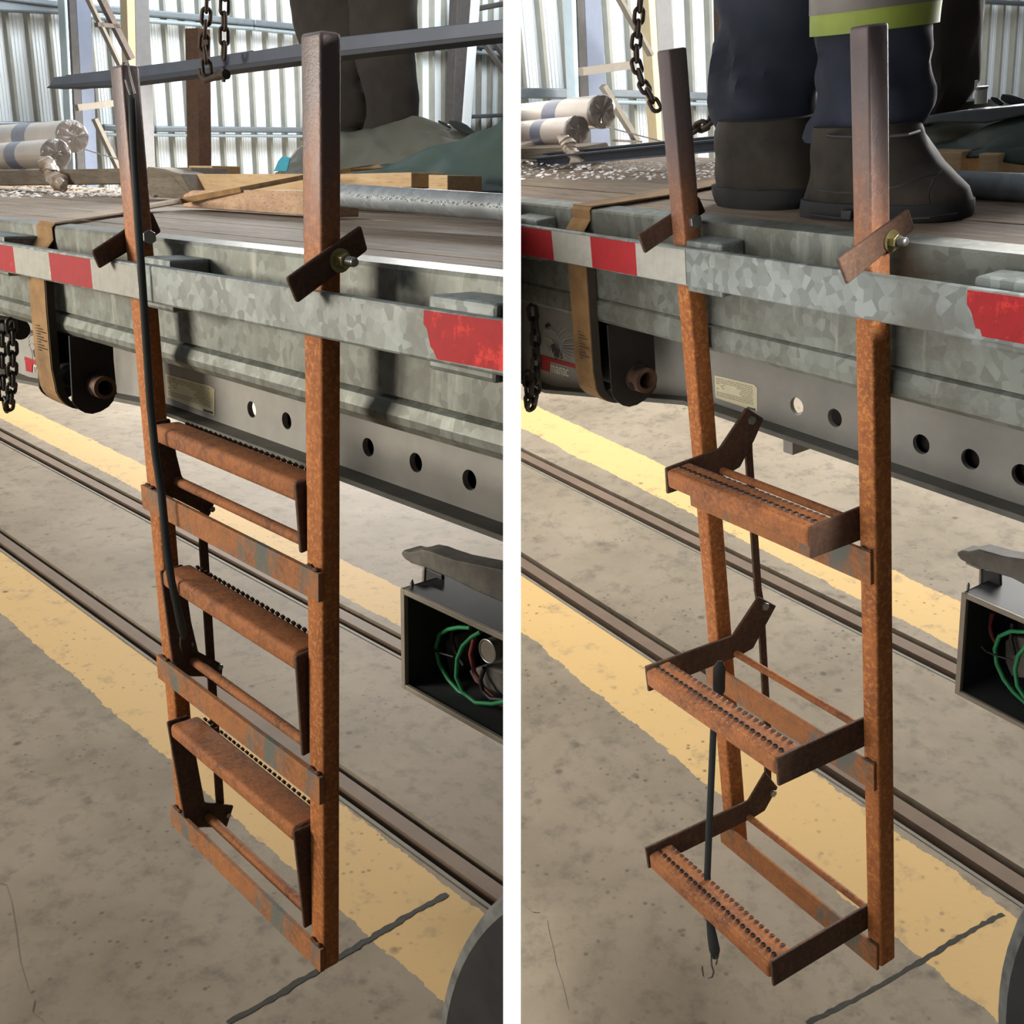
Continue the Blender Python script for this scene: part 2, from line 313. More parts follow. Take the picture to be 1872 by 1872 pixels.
# ------------------------------------------------------------------ structure
def floor():
    v = P.v; x0, x1 = -12, 4
    def pt(x, y, dz=0): return Vector((x, y + v['ga'] * x, v['fz'] + v['fa'] * x + v['fb'] * y + dz))
    bm = MB(); prof = [(-5, 0)]; steel = []; rails = []; ang = []
    for a, b in ((v['yB1'], v['yB2']), (v['yA1'], v['yA2'])):
        D = a - b; g1 = (a - .16 * D, a + .2 * D); g2 = (b - .28 * D, b + .18 * D)
        prof += [(g2[0], 0), (g2[0], -.06), (g1[1], -.06), (g1[1], 0)]; rails.append((g2[1], g1[0])); ang.append((g2[0] - .13 * D, g2[0]))
    prof += [(16, 0)]
    bm.grid([[pt(x, y, z) for y, z in prof] for x in (x0, -6, -3, -1, 0, 1, x1)])
    build(bm, 'floor', 'concrete_' + P.key, kind='structure', origin=(0, 0, v['fz']))
    n = 1
    for (a, b), (c, d) in zip(rails, ang):
        m = MB(); m.loft([[pt(x, a, -.055), pt(x, b, -.055), pt(x, b, -.001), pt(x, a, -.001)] for x in (x0, x1)])
        tag(build(m, 'track_rail', 'track_rail'), 'worn steel rail set flush in the concrete floor, %s bay, %s of the two tracks' % (side(), 'nearer' if n == 1 else 'farther'), 'rail', 'floor track rails')
        m = MB(); m.loft([[pt(x, c, -.02), pt(x, d + .001, -.02), pt(x, d + .001, .0012), pt(x, c, .0012)] for x in (x0, x1)])
        build(m, 'trim_%d' % (n + (0 if P.key == 'L' else 4)), 'angle_steel', kind='structure'); n += 1
    # expansion joint across the floor and the hairline cracks
    J = both([(416, 1871), (520, 1812), (600, 1762), (660, 1726), (700, 1702), (760, 1665), (826, 1630)], [(1475, 1871), (1560, 1829), (1660, 1772), (1740, 1722), (1800, 1688), (1838, 1668)])
    m = MB(); pr = []
    for i in range(len(J) - 1):
        for q in range(8):
            t = q / 8; pr.append((J[i][0] * (1 - t) + J[i + 1][0] * t, J[i][1] * (1 - t) + J[i + 1][1] * t))
    rows = []
    for i, (a, b) in enumerate(pr):
        p = fl(a, b); w = .0052; rows.append([p + Vector((-w * random.uniform(.55, 1.35), 0, .0006)), p + Vector((w * random.uniform(.55, 1.35), 0, .0006))])
    m.grid(rows); build(m, 'trim_%d' % both(3, 7), 'joint_filler', kind='structure')
    K = both([[(0, 1615), (12, 1618), (22, 1650), (30, 1700), (38, 1760), (52, 1808), (64, 1830), (60, 1850), (84, 1871)]],
             [[(960, 1656), (975, 1668), (990, 1669)], [(1001, 1682), (1005, 1705), (1014, 1740), (1018, 1765), (1030, 1800), (1040, 1845), (1060, 1871)]])
    m = MB()
    for pl in K:
        rows = []
        for i in range(len(pl) - 1):
            for q in range(6):
                t = q / 6; p = fl(pl[i][0] * (1 - t) + pl[i + 1][0] * t + 3 * noise.noise(Vector((i * 6 + q, 1, 2))), pl[i][1] * (1 - t) + pl[i + 1][1] * t)
                w = .0011; rows.append([p + Vector((-w, 0, .0005)), p + Vector((w, 0, .0005))])
        m.grid(rows)
    build(m, 'trim_%d' % both(4, 8), 'crack', kind='structure')
def fl(u, v_):
    v = P.v; z = v['fz']
    for _ in range(5): p = at(u, v_, 'z', z); z = v['fz'] + v['fa'] * p.x + v['fb'] * p.y
    return Vector((p.x, p.y, z))

def wall():
    c = both(-6, -5); X = c; z0 = P.v['fz'] - .3; z1 = both(4.2, 4.2)
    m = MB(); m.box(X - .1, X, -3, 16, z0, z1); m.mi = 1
    # standing ribs of the sheeting with shading put into their greyer colour, pitch measured on the wall; lean follows the sheets
    ref = [both((300, 140), (1290, 120)), both((332, 140), (1243, 120))]
    ya, yb = (at(*q, 'x', X).y for q in ref); pitch = abs(ya - yb) * both(1, .75); y = ya
    k = int((y + 3) / pitch); y -= k * pitch
    lean = both(.0, .0)
    while y < 14:
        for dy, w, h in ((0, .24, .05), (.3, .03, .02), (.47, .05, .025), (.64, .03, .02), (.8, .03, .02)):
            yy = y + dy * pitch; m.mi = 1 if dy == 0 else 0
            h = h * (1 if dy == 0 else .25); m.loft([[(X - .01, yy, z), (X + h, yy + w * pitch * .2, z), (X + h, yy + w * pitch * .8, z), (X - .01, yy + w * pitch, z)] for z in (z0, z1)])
        y += pitch
    build(m, 'wall_%s' % both('left', 'right'), ['panel_white', 'panel_rib_shade'], kind='structure')
    def line(name, mat, pts, th, dep, n):
        m = MB(); Q = [at(u, v, 'x', X + dep) for u, v in pts]; d = P.depth(Q[0]) / F
        for a, b in zip(Q, Q[1:]): m.bar(a, b, .08, th * d, (0, 0, 1))
        build(m, name, mat, kind='structure', bevel=.01)
    T = both([('girt_grey', [(-60, -12), (157, 14), (460, 42), (760, 72), (935, 90)], 13, .12), ('girt_light', [(157, 30), (460, 52), (760, 84), (935, 103)], 7, .1),
              ('girt_grey', [(185, 233), (280, 236), (560, 238), (700, 240)], 11, .12), ('girt_light', [(185, 246), (560, 249), (700, 251)], 6, .1),
              ('girt_grey', [(-60, 8), (118, 16)], 20, .1), ('girt_grey', [(-60, 229), (112, 229)], 13, .12), ('girt_grey', [(845, 214), (935, 210)], 7, .12), ('column_dark', [(862, 18), (935, 4)], 9, .3)],
             [('girt_grey', [(1100, 171), (1310, 177), (1480, 181), (1560, 184)], 14, .12), ('girt_light', [(1100, 186), (1310, 191), (1560, 198)], 7, .1),
              ('girt_grey', [(940, 170), (1052, 172)], 18, .12), ('girt_grey', [(1780, 2), (1890, 8)], 7, .12), ('girt_grey', [(1700, 182), (1890, 188)], 8, .12)])
    for i, (mt, pts, th, dep) in enumerate(T): line('trim_%d' % (i + both(11, 31)), mt, pts, th, dep, i)
    def column(label, parts, dep):
        Q0 = at(parts[0][1][0], both(300, 300), 'x', X + dep); t = thing('steel_column', (X + dep, Q0.y, P.v['fz']), label, 'column', 'steel wall columns, %s bay' % side())
        for nm, (u0, u1, w0, w1, vb), mat, off in parts:
            a0 = at(u0, -40, 'x', X + dep + off); a1 = at(u1, -40, 'x', X + dep + off); b0 = at(w0, vb, 'x', X + dep + off); b1 = at(w1, vb, 'x', X + dep + off)
            # carry the column down to the floor
            def ext(a, b): d = (b - a); return a + d * ((P.v['fz'] - a.z) / d.z)
            b0 = ext(a0, b0); b1 = ext(a1, b1)
            m = MB(); m.prism([a0, a1, b1, b0], (-.1, 0, 0)); build(m, nm, mat, t, bevel=.004)
    if P.key == 'L':
        column('grey steel column, lit side coloured cream, rising behind the ladder top', [('flange', (230.5, 246, 241, 252, 300), 'column_lit_cream', 0), ('web', (246, 271, 252, 284, 300), 'column_grey', .0)], .6)
        column('bluish grey steel column beside the pale plastic-wrapped rolls', [('pipe', (115, 121, 133, 138, 300), 'girt_light', .05), ('web', (124, 137, 141, 155, 300), 'column_dark', .0), ('flange', (137, 164, 155, 178, 300), 'column_blue', 0)], .5)
        column('grey and white steel column above the green tarpaulin, left bay', [('web', (838, 864, 828, 845, 220), 'column_dark', 0), ('flange', (864, 881, 845, 862, 220), 'panel_white', 0)], .4)
    else:
        column('grey steel column, lit side coloured cream, behind the near ladder post, right bay', [('flange', (1183, 1196, 1202, 1212, 260), 'column_lit_cream', 0), ('web', (1196, 1224, 1212, 1240, 260), 'column_grey', 0)], .6)
        column('bluish grey steel column beside the wrapped rolls, right bay', [('pipe', (1043, 1052, 1055, 1062, 260), 'girt_light', .05), ('web', (1053, 1067, 1063, 1080, 260), 'column_dark', 0), ('flange', (1067, 1096, 1080, 1114, 260), 'column_blue', 0)], .5)
    Bs = both([('brace_beige', (150, -25), (222, 126), 5, 'thin beige diagonal brace crossing above the raised steel channel'), ('brace_dark', (176, -20), (240, 108), 10, 'dark diagonal brace beside the column with the cream lit side, left bay'),
               ('brace_beige', (173, 217), (216, 308), 7, 'beige lower brace between the rolls and the ladder, left bay'), ('brace_dark', (176, 45), (216, 49), 7, 'short cross tie between two diagonal braces'),
               ('brace_beige', (140, 197), (214, 188), 11, 'beige horizontal rail left of the ladder post, left bay'), ('column_grey', (876, 66), (935, 150), 5, 'thin grey diagonal brace at the far right of the left bay'), ('column_grey', (894, 64), (935, 122), 5, 'grey diagonal brace under the raised steel channel end')],
              [('brace_beige', (1125, -15), (1190, 101), 6, 'beige diagonal brace behind the hanging chain, right bay'), ('brace_beige', (1102, 157), (1164, 257), 9, 'beige lower brace between wrapped rolls and ladder, right bay'),
               ('brace_beige', (1062, 131), (1160, 118), 14, 'beige horizontal rail running to the hanging chain, right bay'), ('brace_dark', (1124, 257), (1170, 259), 4, 'dark foot plate under the lower brace, right bay')])
    for mt, a, b, th, lab in Bs:
        A = at(*a, 'x', X + .75); B_ = at(*b, 'x', X + .75); m = MB(); m.bar(A, B_, .05, th * P.depth(A) / F, (0, 0, 1) if abs(a[1] - b[1]) < abs(a[0] - b[0]) else (0, 1, 0))
        build(m, 'diagonal_brace', mt, label=lab, cat='brace', group='wall braces, %s bay' % side())

# ------------------------------------------------------------------ ladder
W_ = .032
def ladder():
    v = P.v; d = v['d']; t = thing('folding_step_ladder', P.lad((S / 2, 0, 0)), both('rusty steel side ladder with its three steps folded up, hooked on the trailer edge', 'rusty steel side ladder with its three steps swung out, hooked on the trailer edge'), 'ladder')
    L = lambda: MB(P.lad)
    og = P.lad((0, 0, 0))
    for x in (0, S - W_):
        m = L(); m.box(x, x + W_, 0, d, 0, v['H']); build(m, 'stringer', 'rust_stringer', t, bevel=.004, origin=og, seg=3, smooth=True)
    for k in (1, 2, 3):
        m = L(); m.box(v['cl'], S + v['cr'], v['cy'], 0, v['c%db' % k], v['c%dt' % k])
        cb = build(m, 'crossbar', 'rust_blue', t, bevel=.0008)
        for x in (W_ * .5, S - W_ * .45):
            m = L(); rows = []
            m.tube([(x + W_ * .3 * math.cos(a) , v['cy'] * .5, v['c%dt' % k] + .001 + .0015 * math.sin(a * 3)) for a in [q * PI / 6 for q in range(7)]], .0022, 6); build(m, 'weld_bead', 'rust_dark', cb, smooth=True)
    # deck catches
    for sx, x0, pts in ((1, S + .0005, both([(-.0384, .7726), (-.028, .7499), (.0459, .794), (.0382, .8164)], [(-.066, 1.2601), (-.05, 1.224), (.0747, 1.2708), (.0623, 1.2988)])),
                        (-1, -.0065, both([(-.039, .7718), (-.0321, .7513), (.047, .792), (.0375, .8164)], [(-.0655, 1.2607), (-.0553, 1.2289), (.0747, 1.2708), (.0623, 1.2988)]))):
        m = L(); m.prism([(x0, y, z) for y, z in pts], (.006, 0, 0)); cp = build(m, 'deck_catch', 'rust_dark', t, bevel=.003, seg=3)
        yb, zb = (both(.0144, .0288), both(.7859, 1.2642)) if sx > 0 else (both(.0136, .0211), both(.7885, 1.2683)); R = both(.0072, .0095)
        if sx > 0:
            X0 = S + .0065
            m = L(); m.tube([(X0, yb, zb), (X0 + .002, yb, zb)], R * 1.5, 24); build(m, 'washer', 'bolt_gold', cp, smooth=True)
            m = L(); m.tube([(X0 + .002, yb, zb), (X0 + .012, yb, zb)], R, 6); build(m, 'nut', 'bolt_gold', cp, bevel=.0008)
            m = L(); m.tube([(X0 + .012, yb, zb), (X0 + .024, yb, zb), (X0 + .025, yb, zb)], [R * .55, R * .55, R * .4], 14)
            for q in range(5): m.torus((X0 + .014 + q * .002, yb, zb), (1, 0, 0), R * .55, R * .07, 14, 5)
            build(m, 'threaded_end', 'bolt_zinc', cp, smooth=True)
        else:
            m = L(); m.tube([(W_, yb, zb), (W_ + .008, yb, zb)], R * 1.2, 6); build(m, 'bolt_head', 'bolt_zinc', cp, bevel=.001)
    a0, a1 = W_ + .008, W_ + .014; r0, r1 = S - W_ - .008, S - W_ - .002
    LA = both([[(-.005, .575), (.0185, .5765), (.0232, .53), (.028, .502), (.069, .4625), (.0604, .4452), (.0054, .484), (-.003, .495)],
               [(-.0095, .387), (.0206, .389), (.0255, .31), (.032, .266), (.065, .2381), (.0623, .2214), (.0183, .2349), (-.004, .262)],
               [(-.0175, .1813), (.012, .1813), (.0251, .046), (.0666, .024), (.0541, -.0052), (.0132, .012), (-.006, .036)]],
              [[(-.0892, .8775), (.0289, .8776), (.0946, .9333), (.1311, .903), (.1083, .8704), (.0706, .829), (.04, .824), (-.0913, .8303)],
               [(-.1753, .5202), (.0255, .501), (.0943, .5586), (.1355, .5221), (.0722, .4542), (.045, .452), (-.1751, .4668)],
               [(-.2225, .133), (.034, .1124), (.0822, .1591), (.1119, .1056), (.0734, .0656), (.045, .064), (-.2213, .082)]])
    RA = both([[(-.0088, .5729), (.014, .575), (.014, .502), (-.0038, .4986)], [(-.0116, .3874), (.014, .3903), (.014, .27), (-.0053, .2672)], [(-.0175, .1771), (.012, .178), (.012, .045), (-.006, .0431)]],
              [[(-.0892, .8795), (.03, .8773), (.03, .8224), (-.0928, .829)], [(-.1791, .5196), (.03, .505), (.03, .4492), (-.1781, .4653)], [(-.2157, .1251), (.03, .113), (.03, .0593), (-.2146, .0685)]])
    TR = both([(-.006, .03, .551, .573), (-.009, .03, .3665, .3895), (-.0155, .025, .159, .179)], [(-.0905, -.04, .842, .8745), (-.178, -.125, .481, .5135), (-.219, -.165, .083, .1165)])
    RODS = both([(.022, .4975), (.024, .256), (.028, .0225)], [(.03, .8355), (.03, .461), (.03, .0735)])
    for i in range(3):
        y0, y1, z0, z1 = TR[i]; m = L(); r = .004
        m.box(a1, r0, y0, y1, z0, z1); tr = build(m, 'step', 'rust', t, bevel=.006, seg=4, smooth=True, origin=P.lad((a1, y0, z0)))
        # raised, punched grips: on top when swung out, on the rear face when folded
        m = L(); n = both(26, 24); pitch = (r0 - a1 - .02) / n; rr = both(.0036, .0052)
        for row in range(2 if P.key == 'L' else 3):
            for q in range(n + (row == 1)):
                x = a1 + .01 + (q + (0 if row == 1 else .5)) * pitch
                if P.key == 'L':
                    z = z1 - .003 if row == 0 else z1 - .014; c = Vector((x, y1 + .001, z)); ax = Vector((0, 1, .6 if row == 0 else 0)).normalized()
                else:
                    if row == 0: c = Vector((x, y0 + .006, z1 - .004)); ax = Vector((0, -.8, 1)).normalized()
                    elif row == 1: c = Vector((x, y0 + .022, z1)); ax = Vector((0, 0, 1))
                    else: c = Vector((x, y1 - .006, z1 - .002)); ax = Vector((0, .5, 1)).normalized()
                m.mi = 0; m.tube([c, c + ax * .0032], [rr, rr * .72], 9, cap=False)
                m.mi = 1; m.tube([c + ax * .0022, c + ax * .0023], rr * .72, 9)
        g = build(m, 'punched_grip', [both('rust_dark', 'drum_steel'), 'hole_shade'], tr)
        m = L(); m.prism([(a0, y, z) for y, z in LA[i]], (a1 - a0, 0, 0)); build(m, 'side_arm', 'rust_dark', tr, bevel=.0022, seg=3)
        m = L(); m.prism([(r0, y, z) for y, z in RA[i]], (r1 - r0, 0, 0)); build(m, 'side_arm', 'rust_dark', tr, bevel=.0022, seg=3)
        yr, zr = RODS[i]; m = L(); m.tube([(a1 - .001, yr, zr), (r0, yr, zr)], both(.0062, .0068), 14); build(m, 'pivot_rod', 'rust', tr, smooth=True)
        for x, y, z in ((a1 + .001, y0 + .004, z1 - .004), (r0 - .001, y0 + .004, z1 - .004)):
            m = L(); m.tube([(x, y, z), (x, y + .01, z + .001), (x, y + .02, z - .001)], [.002, .0036, .002], 7); build(m, 'weld_bead', 'drum_steel' if i == 2 else 'rust_dark', tr, smooth=True)
    if P.key == 'L': path = [(.058, .452), (.053, .408), (.052, .3066), (.0506, .1565), (.050, .026)]
    else: path = [(.1014, .9089), (.099, .844), (.1, .567), (.104, .535), (.1016, .255), (.092, .1)]
    m = L(); w = both(.0052, .0075); m.loft([[(a0 - .006, y - w, z), (a0 - .001, y - w, z), (a0 - .001, y + w, z), (a0 - .006, y + w, z)] for y, z in path]); lk = build(m, 'linkage_bar', 'rust_dark', t)
    for y, z in (both([(.0625, .455), (.059, .238), (.056, .015)], [(.1014, .9089), (.1061, .5336), (.096, .1)])):
        m = L(); m.tube([(a1, y, z), (a1 + .005, y, z)], both(.004, .008), 6); build(m, 'bolt_head', 'bolt_zinc', lk, bevel=.0006)

def bungee():
    if P.key == 'L':
        t = thing('rubber_tie_strap', P.lad((.05, -.02, .4)), 'black rubber strap stretched down the left post of the folded ladder', 'strap')
        pts = [((238, 168), .004, 3.5), ((241, 180), .002, 6), ((243, 240), .0, 7), ((246, 300), -.004, 6), ((252, 400), -.01, 7), ((256, 460), -.0185, 7), ((259, 500), -.0195, 7), ((263, 560), -.0195, 7), ((275, 740), -.016, 7), ((284, 830), -.016, 7), ((295, 900), -.018, 7), ((305, 1000), -.018, 7), ((313, 1060), -.016, 7), ((322, 1100), -.012, 7), ((333, 1150), .0, 8), ((336, 1168), .005, 4)]
    else:
        t = thing('rubber_tie_strap', at(1297, 1780, 'y', -.18), 'black rubber strap hanging loose from the middle step, hook dangling near the floor', 'strap')
        pts = [((1316, 1208), -.07, 4), ((1315, 1220), -.07, 11), ((1314, 1262), -.075, 11), ((1309, 1285), -.08, 7), ((1304, 1340), -.09, 6), ((1297, 1500), -.125, 6), ((1293, 1600), -.145, 6), ((1297, 1680), -.16, 6), ((1302, 1712), -.165, 9), ((1306, 1735), -.17, 10), ((1308, 1752), -.17, 5)]
    rings = []
    for (u, v), y, hw in pts:
        c = at(u, v, 'y', y); w = hw * P.depth(c) / F; R = P.R.transposed() @ Vector((1, 0, 0)); R.z = 0; R.normalize(); N = Vector((R.y, -R.x, 0)) * (w * .45)
        rings.append([c - R * w - N * .5, c - R * w + N * .5, c - R * w * .5 + N, c + R * w * .5 + N, c + R * w + N * .5, c + R * w - N * .5])
    m = MB(); m.loft(rings); build(m, 'strap', 'rubber', t, smooth=True)
    def wire(name, q, y, r):
        m = MB(); Q = [at(u, v, 'y', yy) for (u, v), yy in q]; m.tube(Q, r, 8); build(m, name, 'hook_wire', t, smooth=True)
    if P.key == 'L':
        wire('hook', [((229, 150), .012), ((225, 130), .012), ((224, 119), .012), ((227, 113), .012), ((232, 113), .006), ((235, 118), .002), ((236, 130), .0), ((241, 150), .0), ((247, 172), .0)], 0, .0011)
        wire('hook_wire', [((229, 146), .0), ((233, 160), .0), ((238, 174), .0)], 0, .0009)
        wire('lower_hook', [((330, 1164), .004), ((330, 1180), .004), ((334, 1196), .01), ((340, 1203), .03), ((346, 1196), .036), ((352, 1186), .03), ((352, 1176), .01)], 0, .0012)
    else:
        wire('hook', [((1300, 1745), -.17), ((1301, 1765), -.17), ((1305, 1776), -.17), ((1302, 1786), -.172), ((1294, 1788), -.175), ((1286, 1784), -.178), ((1284, 1773), -.18), ((1284, 1766), -.18)], 0, .0016)
        wire('hook_end', [((1308, 1745), -.17), ((1311, 1756), -.17), ((1309, 1763), -.17)], 0, .0015)
# ------------------------------------------------------------------ trailer
def text_mesh(body, name, mat, origin, ex, ez, h, parent, shear=0):
    cu = bpy.data.curves.new(name, 'FONT'); cu.body = body; cu.size = 1; cu.extrude = .02; cu.offset = .012
    to = bpy.data.objects.new(name + '_curve', cu); COL.objects.link(to); dg = bpy.context.evaluated_depsgraph_get(); dg.update()
    me = bpy.data.meshes.new_from_object(to.evaluated_get(dg)); bpy.data.objects.remove(to)
    m = MB(); vs = [m.v(Vector(origin) + Vector(ex) * (q.co.x * h) + Vector(ez) * (q.co.y * h) + Vector((0, -1, 0)) * (q.co.z * h * .4)) for q in me.vertices]
    for p in me.polygons: m.f([vs[i] for i in p.vertices])
    return build(m, name, mat, parent)
def trailer():
    v = P.v; dz = v['dz']; sc = both(.66, 1.0); rs = v['rs']; XA, XB = -9, 2.2
    t = thing('flatbed_trailer', (0, .3, v['fz'] + .3), both('galvanized flatbed trailer side with the folded ladder on its edge', 'galvanized flatbed trailer side with the swung-out ladder on its edge'), 'trailer')
    zf = lambda x, z: z + rs * x
    YE = both(1.75, .68)
    def run(prof, name, mat, parent=t, xa=XA, xb=XB, n=6, **k):
        m = MB(); m.loft([[(x, y, zf(x, z)) for y, z in prof] for x in [xa + (xb - xa) * i / n for i in range(n + 1)]]); return build(m, name, mat, parent, **k)
    ridge = both(.6615, 1.0885); bot = both(.631, 1.0425); th = .006 * sc
    # galvanized side rail: face, ridge, rolled lower bulge and return
    R = [(.10, dz), (.052, dz), (.05, dz - .004), (.05, ridge + .002), (.054, ridge), (.048, ridge - .004), (.044, (ridge + bot) / 2), (.045, bot + .008), (.052, bot), (.12, bot)]
    R2 = [(.12, bot + th), (.058, bot + th), (.056, ridge), (.056, dz - .01), (.10, dz - .01)]
    run(R + R2, 'side_rail', 'galvanized_streaked')
    # planks
    m = MB(); pw = both(.085, .12); y = .102; zt = dz - .002; i = 0
    random.seed(3)
    while y < YE:
        y2 = min(YE, y + pw); dzz = random.uniform(-.002, .001) * sc
        m.loft([[(x, y + .001, zf(x, zt - .025)), (x, y2 - .0025, zf(x, zt - .025)), (x, y2 - .0025, zf(x, zt + dzz)), (x, y + .001, zf(x, zt + dzz))] for x in (XA, -4, -1, 0, XB)]); y = y2; i += 1
    build(m, 'plank_deck', 'deck_wood', t)
    m = MB(); m.box(XA, XB, .104, YE, dz - .05, dz - .034); build(m, 'deck_underlay', 'black_steel', t)
    # rub rail with tape
    rr = run([(v['ry'], v['rb']), (0, v['rb']), (0, v['rt']), (v['ry'], v['rt'])], 'rub_rail', 'galvanized', bevel=.0025)
    y = v['ry'] - .0004
    def strip(u0, u1, name, mat, z0=None, z1=None, poly=None):
        if poly: pts = [at(a, b, 'y', y) for a, b in poly]
        else:
            x0 = at(u0, both(500, 450), 'y', y).x; x1 = at(u1, both(500, 450), 'y', y).x; e = .0025
            pts = [Vector((x0, y, zf(x0, v['rb'] + e))), Vector((x1, y, zf(x1, v['rb'] + e))), Vector((x1, y, zf(x1, v['rt'] - e * 1.3))), Vector((x0, y, zf(x0, v['rt'] - e * 1.3)))]
        m = MB(); m.prism(pts, (0, -.0006, 0)); build(m, name, mat, rr)
    if P.key == 'L':
        strip(-40, 30, 'reflective_tape', 'tape_red'); strip(30, 93.5, 'reflective_tape', 'tape_white'); strip(93.5, 168, 'reflective_tape', 'tape_red'); strip(168, 252, 'reflective_tape', 'tape_white')
        strip(0, 0, 'reflective_tape', 'tape_peeled', poly=[(776, 567), (940, 590), (940, 682), (800, 657), (793, 640), (788, 634), (781, 600), (775, 592)])
    else:
        strip(940, 1011, 'reflective_tape', 'tape_red'); strip(1011, 1080.5, 'reflective_tape', 'tape_white'); strip(1080.5, 1162, 'reflective_tape', 'tape_red'); strip(1162, 1252, 'reflective_tape', 'tape_white')
        strip(0, 0, 'reflective_tape', 'tape_peeled', poly=[(1769, 530), (1895, 547), (1895, 633), (1796, 615), (1792, 602), (1784, 600), (1776, 570), (1768, 556)])
    # spacer blocks between side rail and rub rail
    for a, b, zt_, zb_ in (both([(-40, 15, .007, .008), (265, 314, .007, .0095), (787, 915, .009, .010)], [(940, 986, .010, .010), (1256, 1320, .009, .0125), (1784, 1900, .011, .012)])):
        vv = both(470, 440) if b < both(600, 1600) else both(545, 510)
        x0 = at(a, vv, 'y', .004).x; x1 = at(b, vv, 'y', .004).x
        m = MB(); m.box(x0, x1, .0005, .0495, zf(x0, v['rb']) - zb_ * both(1, 1), zf(x0, v['rt']) + zt_); build(m, 'rail_spacer', 'galvanized', t, bevel=.004)
    # inner main beam with holes
    Y = .2; z1 = both(at(624, 851, 'y', Y).z, at(1640, 848, 'y', Y).z); zl = z1; zt = bot + .04
    dedge = at(*both((624, 869), (1640, 864)), 'z', z1).y; de = max(.03, Y - dedge)
    holes = both([(460, 749), (524, 771), (673, 818), (760, 845), (858, 876)], [(1456.5, 746), (1526, 766), (1684, 810), (1774, 836), (1868, 862)]); hz = both(.5418, .9145); hr = both(.0118, .0163)
    xs = [at(u, w, 'y', Y).x for u, w in holes]; m = MB(); n = 24
    cuts = [XA] + [(a + b) / 2 for a, b in zip(xs, xs[1:])] + [XB]
    bx, bz = (lambda q: (q.x, q.z))(at(*both((24.6, 692), (995, 712)), 'y', Y - de)); kx = at(*both((255, 752), (1250, 750)), 'y', Y - de).x; kz = (zl - bz) / (kx - bx)
    low = [(XB, zl), (kx, zl), (bx, bz), (XA, bz - kz * 0)]
    m.prism([(xs[0] - .03, Y, zt), (xs[0] - .03, Y, zl)] + [(x, Y, z) for x, z in low[1:]] + [(XA, Y, zt)], (0, .008, 0)); cuts[0] = xs[0] - .03; cuts[-1] = xs[-1] + .04; m.box(cuts[-1], XB, Y, Y + .008, zl, zt)
    for xc, c0, c1 in zip(xs, cuts, cuts[1:]):
        zh = hz + rs * 0; F_ = []
        for yy in (Y, Y + .008):
            inn = [m.v((xc + hr * math.cos(q), yy, zh + hr * math.sin(q))) for q in [2 * PI * j / n for j in range(n)]]; out = []
            for j in range(n):
                q = 2 * PI * j / n; dx, dz_ = math.cos(q), math.sin(q)
                s_ = min(((c1 - xc) / dx) if dx > 1e-6 else 9, ((c0 - xc) / dx) if dx < -1e-6 else 9, ((zt - zh) / dz_) if dz_ > 1e-6 else 9, ((zl - zh) / dz_) if dz_ < -1e-6 else 9)
                out.append(m.v((xc + dx * s_, yy, zh + dz_ * s_)))
            for j in range(n): m.f([inn[j], inn[(j + 1) % n], out[(j + 1) % n], out[j]])
            for cx, cz in ((c0, zl), (c0, zt), (c1, zl), (c1, zt)):      # corner fills
                qa = sorted(out, key=lambda w: (w.co - Vector((cx, yy, cz))).length)[:2]; m.f([qa[0], qa[1], m.v((cx, yy, cz))])
            F_.append(inn)
        for j in range(n): m.f([F_[0][j], F_[0][(j + 1) % n], F_[1][(j + 1) % n], F_[1][j]])
    mb = build(m, 'main_beam', 'beam_paint', t)
    m = MB(); m.loft([[(x, Y - de, z - .010 * sc), (x, Y + de, z - .010 * sc), (x, Y + de, z), (x, Y - de, z)] for x, z in low]); build(m, 'beam_flange', 'beam_dark', t, bevel=.001)
    m = MB(); m.box(XA, XB, Y - de * .7, Y + de, zt, zt + .01); build(m, 'top_flange', 'beam_dark', t)
    random.seed(5); x = -4.2
    while x < XB:                                                     # floor cross members
        if x > xs[0] + .02 or x < xs[0] - .1: m = MB(); m.box(x, x + .012, .11, YE, bot + .01, dz - .052); m.box(x - .01, x + .03, .11, YE, bot + .004, bot + .01); build(m, 'cross_member', 'beam_dark', t)
        x += .3
    m = MB(); m.box(xs[1] - .03, XB, Y + .02, Y + .03, zl - .0, zt); build(m, 'hole_shade_sheet', 'black_steel', t)  # added dark sheet close behind the web, shade for the beam holes
    # under-frame angle seen below the beam
    q = both(((435, 807), (455, 822)), ((1432, 806), (1449, 832))); x0 = at(*q[0], 'y', Y + .04).x; x1 = at(*q[1], 'y', Y + .04).x
    m = MB(); m.box(x0, x1, Y + .04, Y + .2, at(*q[1], 'y', Y + .04).z, zl - .005); build(m, 'frame_bracket', 'beam_paint', t)
    # maker's plate and decals on the beam
    y = Y - .0008
    q = both([(302, 683), (385, 706), (392, 712), (392, 760), (305, 726)], [(1306, 686), (1378, 703), (1384, 709), (1384, 752), (1308, 727)]); Q = [at(a, b, 'y', y) for a, b in q]
    m = MB(); m.prism(Q, (0, .0006, 0)); st = build(m, 'data_label', 'sticker', mb)
    o = Q[0]; ex = (Q[1] - Q[0]); ez = (Q[4] - Q[0]); m = MB(); random.seed(2)
    for r in range(11):
        x = .04
        while x < .96:
            w = random.uniform(.02, .1)
            if not (r in (3, 4, 5, 6, 7) and x < .62 and random.random() < .8):
                a = o + ex * x + ez * (.1 + r * .075); b_ = o + ex * min(.97, x + w) + ez * (.1 + r * .075); h = ez * .028
                m.prism([a, b_, b_ + h, a + h], (0, -.0003, 0))
            x += w + .015
    build(m, 'print_lines', 'print', st)
    m = MB(); a = o + ex * .82 + ez * 1.02 ; 
